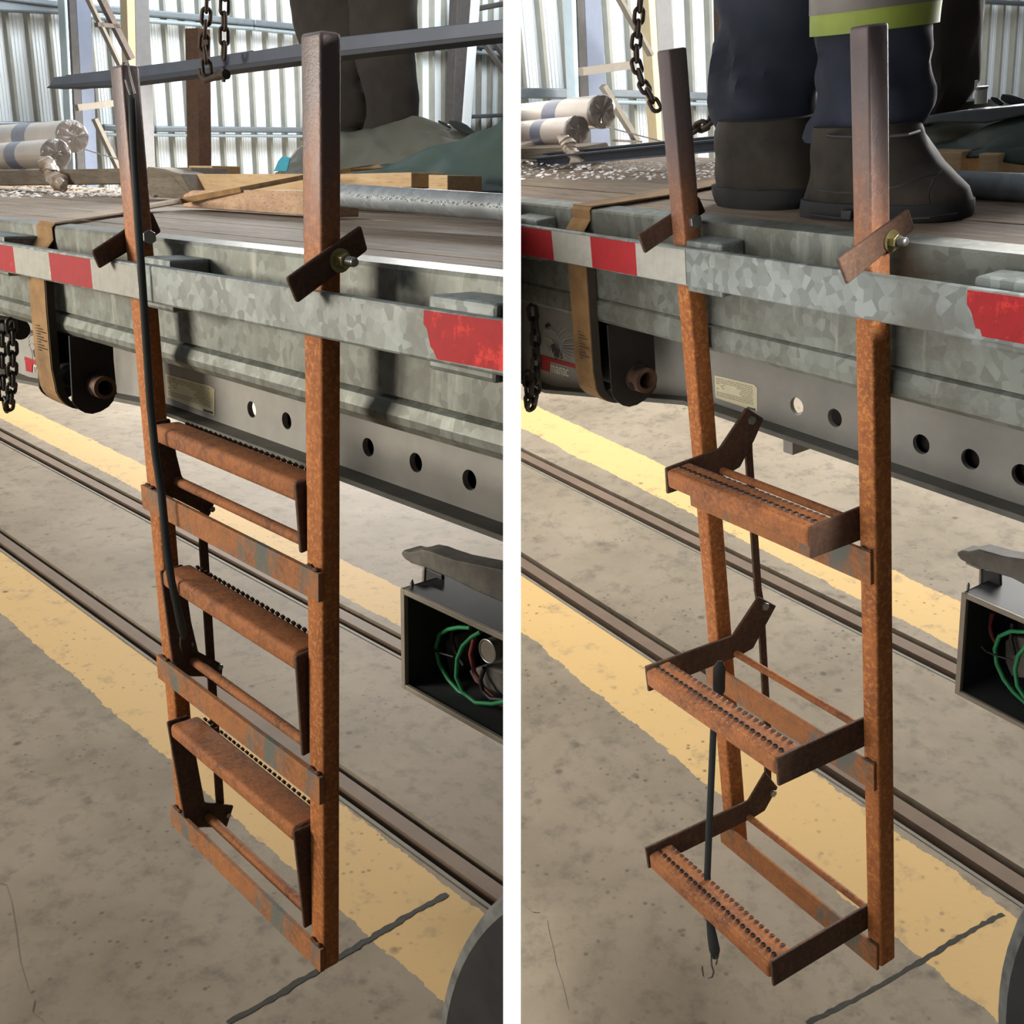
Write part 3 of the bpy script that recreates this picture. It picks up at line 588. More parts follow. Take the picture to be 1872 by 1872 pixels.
    for q_ in range(6): s0 = a + ex * (.035 * q_); m.prism([s0, s0 + ex * .025, s0 + ex * .025 + ez * .09, s0 + ez * .09], (0, -.0004, 0))
    build(m, 'print_mark', 'print_black', st)
    # red bar and lettering, winged beast line drawing
    if P.key == 'L': bar = [(45, 652), (100, 671), (100, 678), (45, 659)]; bx = [(46, 660), (60, 664), (59, 681), (48, 678)]; o_, e_, h_ = (61, 680), (79, 686), (61, 663); body = 'manac'
    else: bar = [(985, 648), (1065, 670), (1065, 677), (985, 655)]; bx = [(988, 656), (1006, 661), (1005, 680), (990, 676)]; o_, e_, h_ = (1006, 679), (1062, 695), (1006, 663); body = 'manac'
    for nm, q in (('red_bar', bar), ('red_emblem', bx)):
        m = MB(); m.prism([at(a, b, 'y', y) for a, b in q], (0, -.0004, 0)); build(m, nm, 'logo_red', mb)
    O = at(*o_, 'y', y - .0005); E_ = at(*e_, 'y', y - .0005); H_ = at(*h_, 'y', y - .0005)
    w = (E_ - O).length; txt = .52 * (H_ - O).length * 1.5
    ez = (H_ - O).normalized(); ex = (E_ - O).normalized(); h = (H_ - O).length * 1.75
    text_mesh(body, 'lettering', 'logo_white', O, ex * both(.82, .82), ez, h, mb)
    base = both((50, 603), (993, 590)); sxy = both(.78, 1.0)
    strokes = [[(0, 18), (6, 10), (12, 6), (16, 12), (22, 14), (28, 22)], [(2, 30), (8, 26), (14, 28), (18, 34), (26, 36), (30, 44)], [(14, 40), (16, 52), (22, 60), (30, 62), (34, 56)], [(4, 20), (3, 30), (8, 40), (12, 50), (10, 60)],
               [(30, 62), (32, 44), (36, 30), (44, 18), (60, 8)], [(22, 24), (26, 10), (34, 0)], [(24, 28), (32, 12), (42, 4)], [(26, 30), (38, 16), (48, 10)], [(27, 33), (40, 24)]] + \
              [[(34, 30 + q * 3), (48, 22 + q * 5.5), (64, 16 + q * 7)] for q in range(7)] + [[(30, 44), (24, 40), (20, 30)], [(16, 62), (20, 50)], [(36, 64), (40, 54), (46, 62)]]
    m = MB()
    for s_ in strokes:
        Q = [at(base[0] + a * sxy, base[1] + (b + a * .12) * both(.9, 1), 'y', y - .0005) for a, b in s_]; m.tube(Q, .0006 * both(1, 1.3), 4)
    build(m, 'winged_beast_drawing', 'logo_line', mb)
    m = MB(); m.prism([at(base[0] + a * sxy, base[1] + b * both(.9, 1), 'y', y) for a, b in ((12, 42), (22, 36), (32, 48), (36, 66), (22, 66), (16, 54))], (0, -.0003, 0)); build(m, 'beast_body', 'logo_dark', mb)
    m = MB(); m.prism([at(base[0] + a * sxy, base[1] + b * both(.9, 1), 'y', y) for a, b in ((3, 4), (9, 0), (14, 5), (12, 11), (6, 12))], (0, -.0003, 0)); build(m, 'beast_body', 'logo_dark', mb)

def winch():
    xw = both(-.2772, -.2786); k = both(1, 1.55)
    pts = both([(.0335, .6353), (.0957, .6200), (.0917, .5435), (.088, .5345), (.08, .527), (.068, .5215), (.0554, .5196), (.045, .5225), (.037, .5285), (.031, .5355), (.0283, .5421)], [(.0367, 1.044), (.1449, 1.02), (.1438, .893), (.130, .881), (.112, .872), (.093, .867), (.0744, .8675), (.060, .874), (.047, .885), (.039, .896), (.0345, .9055)])
    t = thing('strap_winch', (xw, .05, min(q[1] for q in pts)), both('black strap winch under the trailer edge holding a tan webbing strap, left bay', 'black strap winch under the trailer edge holding a tan webbing strap, right bay'), 'winch')
    m = MB(); m.prism([(xw - .004, y, z) for y, z in pts], (.004, 0, 0)); build(m, 'side_plate', 'black_steel', t, bevel=.001)
    x2 = at(*both((97, 640), (1085, 640)), 'y', .03).x; x3 = at(*both((70, 640), (1054, 640)), 'y', .03).x
    m = MB(); m.prism([(x3 - .012, y, z) for y, z in pts], (.004, 0, 0)); build(m, 'side_plate', 'black_steel', t)
    m = MB(); y1 = max(p[0] for p in pts); m.box(x3 - .01, xw - .004, y1 - .01, y1, pts[2][1], pts[0][1]); build(m, 'back_plate', 'black_steel', t)
    cy, cz = both((.061, .5545), (.088, .925)); r = both(.0165, .0255)
    c = at(*both((178, 704), (1164, 690)), 'x', xw); cy, cz = c.y, c.z
    m = MB(); m.tube([(x3 - .01, cy, cz), (xw, cy, cz)], r * 1.1, 24); build(m, 'spool', 'black_steel', t, smooth=True)
    ln = both(.028, .034)
    m = MB(); n = 28; rings = []
    for x, q in ((xw, r * 1.05), (xw + .003, r * 1.08), (xw + .003, r), (xw + ln, r), (xw + ln, r * .66), (xw + .006, r * .62)): rings.append([(x, cy + q * math.cos(a), cz + q * math.sin(a)) for a in [2 * PI * j / n for j in range(n)]])
    m.loft(rings, cap=False); hd = build(m, 'winch_head', 'drum_steel', t, smooth=True)
    m = MB(); m.tube([(xw + .005, cy, cz), (xw + .006, cy, cz)], r * .64, 20); build(m, 'bore', 'hole_shade', hd)
    for a in (200, 290, 20, 110):
        a = math.radians(a); c = Vector((xw + ln * .45, cy + r * math.cos(a), cz + r * math.sin(a))); d = Vector((0, math.cos(a), math.sin(a)))
        m = MB(); m.tube([c - d * .001, c + d * .0006], r * .34, 14); build(m, 'bar_hole', 'hole_shade', hd)
    # webbing: from the spool, round the plate, up behind the rub rail and over the deck
    s = thing('cargo_strap', (x2, .05, P.v['dz'] - .1), both('tan webbing strap rising from the winch and crossing the deck over the timber, left bay', 'tan webbing strap rising from the winch and crossing the plank deck, right bay'), 'strap')
    dz = P.v['dz']; yF = both(.030, .030); zb = min(p[1] for p in pts)
    path = [(yF, dz - .04), (yF - .004, both(.66, 1.05)), (yF - .006, cz + .02), (yF - .004, cz), ] + [(yF - .004 + (cy - yF + .004) * (1 - math.cos(q)), cz - .005 * k - (cz - .005 * k - zb + .004) * math.sin(q)) for q in [PI / 2 * j / 7 for j in range(1, 8)]] + [(cy + r * .6, zb - .003), (cy + r * 1.1, zb + .002)]
    up = [(.047, dz - .02), (.047, dz - .003), (.052, dz + .002), (.062, dz + .003)]
    def ribbon(pp, xa, xb, th, name, par, mat='webbing'):
        m = MB(); Q = [Vector((0, y, z)) for y, z in pp]; rings = []
        for i, q in enumerate(Q):
            d = (Q[min(i + 1, len(Q) - 1)] - Q[max(0, i - 1)]).normalized(); nrm = Vector((0, -d.z, d.y)) * th
            A, B = (xa[i], xb[i]) if isinstance(xa, list) else (xa, xb)
            rings.append([(A, q.y, q.z), (B, q.y, q.z), (B, q.y + nrm.y, q.z + nrm.z), (A, q.y + nrm.y, q.z + nrm.z)])
        m.loft(rings); return build(m, name, mat, par)
    ribbon(up[::-1] + path, x3, x2, .0015, 'webbing_fall', s)
    m = MB(); m.loft([[(x2 + .001, y + .001, z), (x2 + .0035, y + .001, z), (x2 + .0035, y + .012 * k, z), (x2 + .001, y + .012 * k, z)] for y, z in path]); build(m, 'webbing_edge', 'webbing_dark', s)
    # run across the deck
    D = both([((92, 413), (60, 410), 'z', 0), ((221, 389), (200, 383), 'z', 0), ((335, 370), (330, 362), 'y', .6), ((440, 349), (438, 342), 'y', .614), ((553, 327), (552, 320), 'y', .9), ((640, 313), (640, 307), 'y', 1.0), ((700, 306), (690, 300), 'y', 1.08)],
             [((1078, 390), (1045, 386), 'z', 0), ((1220, 356), (1190, 350), 'z', 0), ((1330, 334), (1300, 328), 'z', 0), ((1420, 312), (1390, 308), 'z', 0)])
    m = MB(); rows = []
    for f_, b_, ax, val in D:
        A = at(*f_, ax, dz + .003 if ax == 'z' else val); B = at(*b_, ax, dz + .003 if ax == 'z' else val); rows.append([A, B, B - Vector((0, 0, .002)), A - Vector((0, 0, .0025))])
    rows[0] = [(x2, .052, dz + .004), (x3, .052, dz + .004), (x3, .052, dz + .0015), (x2, .052, dz + .0015)]
    m.loft(rows); build(m, 'webbing_run', 'webbing', s)
    m = MB()
    for i in range(10): z = both(.64, 1.02) - i * both(.004, .006); m.box(x3 + (x2 - x3) * .35, x3 + (x2 - x3) * (.5 + .2 * (i % 3)), yF - .0075, yF - .007, z, z + .0012)
    build(m, 'stencilled_marks', 'webbing_dark', s)

LINK = {}
def chain(name, pts, pitch, wire, label, mat='chain_steel', twist=0, cat='chain', start=0):
    """pts: path in bay units; links of alternate roll along it."""
    Q = [Vector(p) for p in pts]; seg = [(b - a).length for a, b in zip(Q, Q[1:])]; tot = sum(seg)
    t = thing(name, Q[-1], label, cat, {'transport_chain': 'chains hanging under the deck edge', 'lifting_chain': 'lifting chains above the deck'}[name] + ', ' + side() + ' bay'); n = max(2, int(tot / pitch)); pos = []
    for i in range(n):
        d = (i + .5) * tot / n; j = 0
        while j < len(seg) - 1 and d > seg[j]: d -= seg[j]; j += 1
        pos.append((Q[j] + (Q[j + 1] - Q[j]) * min(1, d / seg[j]), (Q[j + 1] - Q[j]).normalized()))
    key = (P.key, mat, pitch, wire)
    for i, (p, d) in enumerate(pos):
        if key not in LINK:
            L_ = pitch * .5 + wire; R_ = wire * 2.1; m = MB(); path = []
            for q in range(24):
                a = 2 * PI * q / 24; x = R_ * math.cos(a); z = R_ * math.sin(a) + (L_ - R_ if math.sin(a) > 0 else -(L_ - R_)); path.append(Vector((x, 0, z)))
            rings = []
            for q in range(25):
                a = path[(q - 1) % 24]; b = path[(q + 1) % 24]; dd = (b - a).normalized(); e1 = Vector((0, 1, 0)); e2 = dd.cross(e1)
                rings.append([path[q % 24] + e1 * math.cos(w) * wire + e2 * math.sin(w) * wire for w in [2 * PI * s_ / 8 for s_ in range(8)]])
            m.loft(rings, False); me = bpy.data.meshes.new('link'); bmesh.ops.recalc_face_normals(m.bm, faces=m.bm.faces)
            for v in m.bm.verts: v.co *= P.k
            m.bm.to_mesh(me); m.bm.free(); me.materials.append(MATS[mat])
            for q in me.polygons: q.use_smooth = True
            LINK[key] = me
        o = bpy.data.objects.new('link', LINK[key]); COL.objects.link(o)
        q = d.to_track_quat('Z', 'Y').to_matrix().to_4x4() @ Matrix.Rotation(twist + (PI / 2 if (i + start) % 2 else 0), 4, 'Z')
        w = P.M @ Matrix.Translation(p * P.k) @ q
        cw = w.translation
        if (cw.x * P.sign) < HALF_T + pitch * P.k * .9: bpy.data.objects.remove(o); continue
        WM[o.name] = w; o.parent = t; o.matrix_basis = local(t, w)
    return t
def chains():
    if P.key == 'L':
        y = .05
        A = lambda u, v: at(u, v, 'y', y)
        dd = P.depth(A(20, 650)) / F
        chain('transport_chain', [A(20, 585), A(23, 640), A(22, 700), A(16, 748)], 20 * dd, 3.6 * dd, 'dark steel chain hanging in loops at the far left under the trailer edge')
        chain('transport_chain', [A(2, 590), A(3, 660), A(6, 720), A(12, 750)], 20 * dd, 3.6 * dd, 'dark steel chain strand hanging behind the outer loop at the far left')
        a = at(-14, 592, 'y', .10); b = at(36, 602, 'y', .10); m = MB(); m.tube([a, b], 20 * dd, 24); o = build(m, 'chain_hanger_pipe', ['black_steel'], label='short black pipe end under the trailer where the left chain hangs', cat='pipe', smooth=True)
        y = .62; dd = P.depth(A(400, 60)) / F
        chain('lifting_chain', [A(379, -30), A(377, 30), A(373, 80), A(379, 135)], 22 * dd, 3.6 * dd, 'rusty lifting chain, left strand of the pair looped round the raised steel channel', 'chain_rusty', .5)
        chain('lifting_chain', [A(412, -30), A(410, 30), A(410, 80), A(409, 106)], 22 * dd, 3.6 * dd, 'rusty lifting chain, right strand of the pair above the raised steel channel', 'chain_rusty', .2, start=1)
        t = thing('shackle', A(398, 150), 'rusty hook shackle joining two lifting chains below the steel channel', 'shackle')
        m = MB(); m.tube([A(366, 125), A(367, 138), A(376, 147), A(390, 142), (A(402, 138)), A(414, 136)], [4 * dd, 5 * dd, 6 * dd, 6 * dd, 8 * dd, 9 * dd], 10); build(m, 'hook_body', 'chain_rusty', t, smooth=True)
        m = MB(); m.tube([A(409, 126), A(409, 150)], 3.5 * dd, 8); build(m, 'shackle_pin', 'chain_rusty', t, smooth=True)
    else:
        y = .05
        A = lambda u, v: at(u, v, 'y', y)
        dd = P.depth(A(975, 650)) / F
        chain('transport_chain', [A(972, 560), A(978, 600), A(980, 660), A(980, 710), A(970, 748)], 22 * dd, 3.8 * dd, 'dark steel chain hanging in loops at the left of the right bay')
        chain('transport_chain', [A(962, 640), A(963, 680), A(966, 720), A(969, 745)], 22 * dd, 3.8 * dd, 'dark steel chain strand next to the added partition in the right bay')
        y = .42; dd = P.depth(A(1180, 100)) / F
        chain('lifting_chain', [A(1173, -30), A(1168, 30), A(1163, 80), A(1164, 120), A(1174, 152), A(1188, 175), A(1202, 200)], 20 * dd, 3.9 * dd, 'dark lifting chain hanging beside the near ladder post, right bay', 'chain_rusty', .4)
        chain('lifting_chain', [A(1262, 240), A(1280, 232), A(1297, 224), A(1318, 210)], 22 * dd, 4.2 * dd, 'short run of dark chain between ladder post and trouser leg, right bay', 'chain_rusty', .7)

# ------------------------------------------------------------------ cargo, people, running gear
def slab(name, mat, pts, y, dy, label=None, cat=None, group=None, parent=None, bevel=.002, zfloor=None, **k):
    Q = [at(u, v, 'y', y) for u, v in pts]
    if zfloor is not None:
        zm = min(q.z for q in Q)
        for q in Q:
            if q.z < (zm + max(p.z for p in Q)) / 2: q.z = zfloor
    m = MB(); m.prism(Q, (0, dy, 0)); return build(m, name, mat, parent, bevel=bevel, label=label, cat=cat, group=group or (GRP.get(cat) if cat else None), **k)
GRP = {'timber': 'timbers lying on the deck', 'post': 'rusty stakes behind the deck'}
def rod(name, mat, pts, y, rpx, label=None, cat=None, parent=None, n=16, wob=0, **k):
    if wob > .006 and isinstance(rpx, list):      # crumple: many short, uneven sections
        q, r = [], []
        for i in range(len(pts) - 1):
            for j in range(6): t = j / 6; q.append((pts[i][0] * (1 - t) + pts[i + 1][0] * t + random.uniform(-1.5, 1.5), pts[i][1] * (1 - t) + pts[i + 1][1] * t)); r.append((rpx[i] * (1 - t) + rpx[i + 1] * t) * random.uniform(.7, 1.25))
        pts, rpx = q, r
    ys = y if isinstance(y, list) else [y] * len(pts); Q = [at(u, v, 'y', yy) for (u, v), yy in zip(pts, ys)]; rs = rpx if isinstance(rpx, list) else [rpx] * len(pts)
    R = [r * P.depth(q) / F for r, q in zip(rs, Q)]; m = MB(); m.tube(Q, R, n)
    if wob:
        for v in m.bm.verts: v.co += noise.noise_vector(v.co * 40) * wob
    return build(m, name, mat, parent, label=label, cat=cat, smooth=True, **k)
def sil(levels, y, depth, name, mat, parent=None, n=28, fold=0., power=2., y2=None, **k):
    """Body of elliptical sections; each level is (height line, left, right) as measured, y the plane it stands in."""
    rings = []; sd = random.random() * 9
    L2 = []
    for a, b in zip(levels, levels[1:]):
        st = max(1, int(abs(a[0] - b[0]) / 9)) if fold else 1
        for i in range(st): t = i / st; L2.append([a[j] * (1 - t) + b[j] * t for j in range(3)])
    L2.append(levels[-1])
    for v, u0, u1 in L2:
        A = at(u0, v, 'y', y); B = at(u1, v, 'y', y2 if y2 is not None else y); zc = (A.z + B.z) / 2; A.z = B.z = zc; c = (A + B) / 2; e1 = (B - A) / 2; w = Vector((-e1.y, e1.x, 0)).normalized() * depth; ring = []
        for j in range(n):
            t = 2 * PI * j / n; cs, sn = math.cos(t), math.sin(t); q = (abs(cs) ** power + abs(sn) ** power) ** (-1 / power)
            p = c + e1 * cs * q + w * sn * q
            if fold: p += (e1.normalized() * cs + w.normalized() * sn) * fold * noise.noise(Vector((cs * 1.6 + sd, sn * 1.6, p.z * 16 + cs * 1.5))) 
            ring.append(p)
        rings.append(ring)
    m = MB(); m.loft(rings); return build(m, name, mat, parent, smooth=True, **k)
def flakes(n, region, y, label, lo=.004, hi=.014):
    m = MB(); dz = P.v['dz']
    for i in range(n):
        u = random.uniform(*region[:2]); v = random.uniform(*region[2:]); p = at(u, v, 'z', dz + .001)
        if not (.1 < p.y < y): continue
        s = random.uniform(lo, hi); a = random.random() * 6; t = random.uniform(-.5, .5)
        Q = [p + Vector((math.cos(a + q) * s * random.uniform(.5, 1), math.sin(a + q) * s * random.uniform(.5, 1), .001 + abs(t) * s * (q > 3) + .3 * s * (q < 1))) for q in (0, 1.4, 2.9, 4.4)]
        m.prism(Q, (0, 0, .0012))
    return build(m, 'plastic_scraps', 'scrap', label=label, cat='scraps', kind='stuff')
def boot(levels, y, y2, depth, parent, mat='boot_leather', nsole=2):
    b = sil(levels[nsole - 1:], y, depth * .9, 'boot', mat, parent, fold=.011, power=2.3, y2=y2)
    s = sil([(q[0], q[1] - 1.5, q[2] + 1.5) for q in levels[:nsole + 1]], y, depth, 'sole', 'boot_sole', b, power=2.8, y2=y2)
    return b
def upper_body(t, hipL, hipR, hipz, sc, mat):
    """Torso, arms and head above the hips (out of frame in the photograph, standing upright)."""
    c = (Vector(hipL) + Vector(hipR)) / 2; d = (Vector(hipR) - Vector(hipL)); d.z = 0; e = d.normalized(); w = Vector((-e.y, e.x, 0)); z0 = hipz
    def ring(h, a, b, off=(0, 0)): return [Vector((c.x, c.y, z0 + h * sc)) + e * (math.cos(q) * a * sc + off[0]) + w * (math.sin(q) * b * sc) for q in [2 * PI * j / 20 for j in range(20)]]
    m = MB(); m.loft([ring(-.02, .2, .13), ring(.06, .2, .14), ring(.1, .17, .12), ring(.3, .2, .13), ring(.42, .22, .12), ring(.5, .12, .09)])
    for s in (-1, 1):
        sh = Vector((c.x, c.y, z0 + .43 * sc)) + e * (s * .2 * sc); el = sh + e * (s * .1 * sc) + Vector((0, 0, -.24 * sc)); ha = el - w * (.2 * sc) - e * (s * .1 * sc) + Vector((0, 0, .02 * sc)); m.tube([sh, el, ha], [.06 * sc, .05 * sc, .04 * sc], 12)
    build(m, 'jacket', mat, t, smooth=True)
    m = MB(); m.loft([ring(.45, .05, .055), ring(.56, .055, .06), ring(.6, .075, .09), ring(.68, .08, .1), ring(.76, .075, .09), ring(.81, .03, .04)]); build(m, 'head', 'boot_leather', t, smooth=True)

def cargo_left():
    dz = P.v['dz']; random.seed(11)
    slab('timber', 'old_timber', [(-40, 312), (348, 306), (356, 334), (-40, 347)], 1.0, .12, 'long grey weathered timber lying under the wrapped rolls, left bay', 'timber', zfloor=dz)
    slab('timber', 'old_timber', [(270, 305), (300, 309), (330, 318), (352, 325), (356, 336), (270, 336)], .93, .08, 'rough splintered grey timber end between ladder post and pale beam', 'timber', zfloor=dz)
    slab('timber', 'pine', [(345, 303), (388, 303), (388, 322), (345, 322)], 1.2, .1, 'short pale board end standing behind the rusty stake foot', 'timber')
    slab('timber', 'pine', [(352, 318), (628, 318), (752, 315), (752, 342), (352, 352)], .98, .1, 'long pale pine beam on the deck passing behind the right ladder post, left bay', 'timber', zfloor=dz)
    slab('timber', 'pine', [(783, 319), (818, 320), (818, 345), (783, 343)], .99, .1, 'short pine block end lying next to the pale beam, left bay', 'timber', zfloor=dz)
    slab('timber', 'bark_wood', [(335, 356), (350, 348), (470, 347), (600, 350), (600, 389), (480, 387), (335, 376)], .62, .07, 'pinkish rough-sawn slab lying in front of the pale beam', 'timber', zfloor=dz)
    pt = thing('galvanized_pipe', at(600, 380, 'y', .57), 'thick galvanized steel pipe lying on the deck right of the folded ladder', 'pipe')
    rod('pipe_body', 'galvanized_pipe', [(598, 355), (760, 367), (940, 381)], .57, [20, 22, 25], parent=pt, n=28)
    m = MB(); random.seed(4)
    u = 632
    while u < 915:
        c = at(u, 356 + (u - 632) * .077 + random.uniform(-3, 3), 'y', .57 - .022); m.bar(c, c + Vector((random.uniform(-.002, .006), 0, random.uniform(-.003, .004))), .001, .0012); u += random.uniform(2.5, 6)
    build(m, 'chalk_marks', 'chalk', pt)
    for (u, v, y, r, ub, vb), lab in (((103, 281, 1.1, 26, -60, 290), 'front white plastic-wrapped roll with film bunched at its end, left bay'), ((133, 249, 1.3, 28, -60, 258), 'rear plastic-wrapped roll lying behind the front one, left bay')):
        roll(u, v, y, r, ub, vb, lab)
    t = rod('twisted_film', 'film_twist', [(78, 290), (86, 304), (96, 320), (104, 332), (120, 344)], .96, [9, 14, 10, 15, 8], 'twisted tail of clear film hanging off the front roll, left bay', 'film', n=14, wob=.012)
    rod('thin_cable', 'cable', [(155, 273), (180, 281), (216, 291)], 1.1, 1.2, 'thin pale cable running from the rear roll to the ladder, left bay', 'cable', n=6)
    slab('rusty_stake', 'rust_dark', [(338, 52), (361, 51), (362, 305), (340, 305)], 1.45, .05, 'tall rusty steel stake standing upright behind the deck, left bay', 'post', zfloor=dz)
    # steel channels hung from the chains
    top = [(98, 141), (200, 131), (365, 109), (548, 80), (628, 67), (940, 33)]; bot = [(940, 59), (628, 93), (548, 104), (365, 127), (200, 148), (90, 157)]
    t = thing('steel_channel', at(90, 157, 'y', .66), 'long raised grey steel channel slung across the left bay by two chains', 'steel channel')
    slab('web', 'raw_steel', top + bot, .66, .006, parent=t, bevel=.001)
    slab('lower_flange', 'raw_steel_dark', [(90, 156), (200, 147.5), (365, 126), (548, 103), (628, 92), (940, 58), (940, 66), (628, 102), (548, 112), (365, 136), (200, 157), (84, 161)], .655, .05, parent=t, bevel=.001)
    t = thing('steel_channel', at(112, 141, 'y', .70), 'second steel channel nested behind the raised one, its end stepped back', 'steel channel')
    slab('web', 'raw_steel', [(120, 137), (200, 128), (365, 107), (460, 92), (460, 110), (200, 146), (112, 152)], .72, .006, parent=t, bevel=.001)
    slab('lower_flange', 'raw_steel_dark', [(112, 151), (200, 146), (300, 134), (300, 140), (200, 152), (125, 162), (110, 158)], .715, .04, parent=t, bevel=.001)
    tarp([[(500, 325), (935, 330)], [(518, 312), (533, 288), (548, 268), (575, 250), (605, 244), (628, 242), (665, 242), (690, 236), (715, 226), (755, 212), (775, 217), (800, 226), (840, 236), (880, 244), (940, 250)],
          [(516, 316), (560, 288), (628, 264), (700, 262), (740, 258), (800, 254), (860, 262), (940, 262)], [(518, 322), (600, 312), (660, 308), (720, 300), (780, 292), (860, 280), (940, 268)], [(518, 325), (940, 330)]], [1.7, 1.42, 1.36, 1.3, 1.26], 'tarp_olive', 'olive tarpaulin heaped on the deck at the feet of the dark trousers, left bay', .02)
    tarp([[(650, 322), (940, 262)], [(640, 319), (690, 306), (720, 298), (760, 284), (790, 270), (830, 258), (860, 248), (900, 231), (940, 208)], [(640, 322), (700, 312), (760, 306), (800, 300), (860, 280), (940, 262)], [(640, 324), (760, 325), (860, 335), (940, 345)], [(640, 330), (780, 340), (940, 362)]], [1.3, 1.22, 1.18, 1.14, 1.12], 'tarp_green', 'dark green tarpaulin fold at the right edge of the left bay', .016)
    slab('blue_sheet', 'blue_plastic', [(500, 313), (508, 294), (516, 285), (530, 288), (524, 313)], 1.15, .004, 'small bright blue plastic sheet corner behind the pale beam', 'sheet', zfloor=None)
    g = thing('work_gloves', at(830, 236, 'y', 1.4), 'dark green rolled work gloves lying on the tarpaulin crest, left bay', 'gloves')
    rod('glove', 'cloth_black', [(822, 222), (835, 228), (850, 236), (866, 245)], 1.39, [3, 7, 8, 4], parent=g, n=12, wob=.004); rod('glove', 'cloth_black', [(802, 222), (812, 227), (822, 233)], 1.39, [2, 3, 2], parent=g, n=10, wob=.002)
    flakes(420, (-10, 352, 335, 362), 1.7, 'scattered white plastic scraps on the planks beside the wrapped rolls, left bay')
    # person
    y = 1.5; t = thing('person', at(655, 330, 'y', y), 'person in loose dark brown trousers standing behind the raised channel, left bay', 'person')
    sil([(330, 604, 656), (300, 602, 658), (252, 597, 662), (236, 594, 655), (225, 590, 665), (200, 585, 668), (172, 579, 667), (160, 577, 658), (150, 573, 656), (135, 568, 659), (128, 565, 661), (110, 560, 662), (70, 550, 662), (30, 541, 655), (0, 535, 650), (-90, 530, 652)], y, .055, 'trousers', 'trousers_dark', t, fold=.006)
    sil([(330, 682, 748), (300, 678, 752), (262, 671, 757), (235, 672, 758), (210, 678, 758), (180, 675, 757), (157, 670, 756), (130, 662, 752), (100, 655, 751), (60, 648, 755), (0, 642, 758), (-90, 636, 762)], y, .055, 'trousers', 'trousers_dark', t, fold=.006)
    boot([(352, 596, 668), (344, 594, 670), (335, 600, 664), (318, 606, 656)], y, y, .06, t); boot([(352, 676, 764), (344, 674, 766), (335, 680, 756), (318, 684, 748)], y, y, .06, t)
    A = at(560, -80, 'y', y); B = at(735, -80, 'y', y); upper_body(t, A, B, A.z + .02, .78, 'trousers_dark')
def roll(u, v, y, r, ub, vb, lab):
    a = at(u, v, 'y', y); b = at(ub, vb, 'y', y); b2 = a + (b - a) * 1.6; rr = r * P.depth(a) / F; t = thing('wrapped_roll', (a + b) / 2 - Vector((0, 0, rr)), lab, 'roll', 'wrapped rolls on the deck')
    m = MB(); m.tube([a, b2], rr, 32); build(m, 'roll_body', 'roll_wrap', t, smooth=True)
    d = (b - a)
    for f0, f1 in ((.28, .40), (.62, .74), (.95, 1.1)): m = MB(); m.tube([a + d * f0, a + d * f1], rr * 1.006, 32); build(m, 'printed_band', 'roll_band', t, smooth=True)
    m = MB(); dn = -d.normalized(); rings = []
    for s, k in ((-.25, 1.02), (0, 1.03), (.1, .95), (.16, .7), (.12, .35), (.2, .12)):
        e1 = Vector((0, 0, 1)); e2 = dn.cross(e1); rings.append([a + dn * rr * s + (e1 * math.cos(q) + e2 * math.sin(q)) * rr * k + dn * rr * .14 * noise.noise(Vector((math.cos(q) * 3, math.sin(q) * 3, k * 5 + u))) for q in [2 * PI * j / 40 for j in range(40)]])
    m.loft(rings); build(m, 'end_film', 'film', t, smooth=True)
def tarp(rows, ys, mat, lab, wr):
    u0 = max(r[0][0] for r in rows[:1]); u1 = rows[0][-1][0]; N = 70; G_ = []
    for r, y in zip(rows, ys):
        L_ = []
        for i in range(N + 1):
            u = r[0][0] + (r[-1][0] - r[0][0]) * i / N; j = 0
            while j < len(r) - 2 and u > r[j + 1][0]: j += 1
            t = (u - r[j][0]) / (r[j + 1][0] - r[j][0]); L_.append(at(u, r[j][1] * (1 - t) + r[j + 1][1] * t, 'y', y))
        G_.append(L_)
    fine = []
    for a, b in zip(G_, G_[1:]):
        for q in range(6):
            t = q / 6; fine.append([p.lerp(s, t) for p, s in zip(a, b)])
    fine.append(G_[-1])
    for i, r in enumerate(fine):
        for p in r:
            s = noise.noise(Vector((p.x * 9, p.y * 9 + p.z * 14, 3))) * wr + abs(noise.noise(Vector((p.x * 4 + p.z * 14, p.y * 5, 9)))) * wr * 1.2; p.z += s * (.5 if i % 6 == 0 else 1); p.z = max(p.z, P.v['dz'] + .002)
    m = MB(); m.grid(fine); o = build(m, 'tarpaulin', mat, label=lab, cat='tarpaulin', group='tarpaulins on the deck', smooth=True)
    if o: s = o.modifiers.new('thickness', 'SOLIDIFY'); s.thickness = .004
    return o

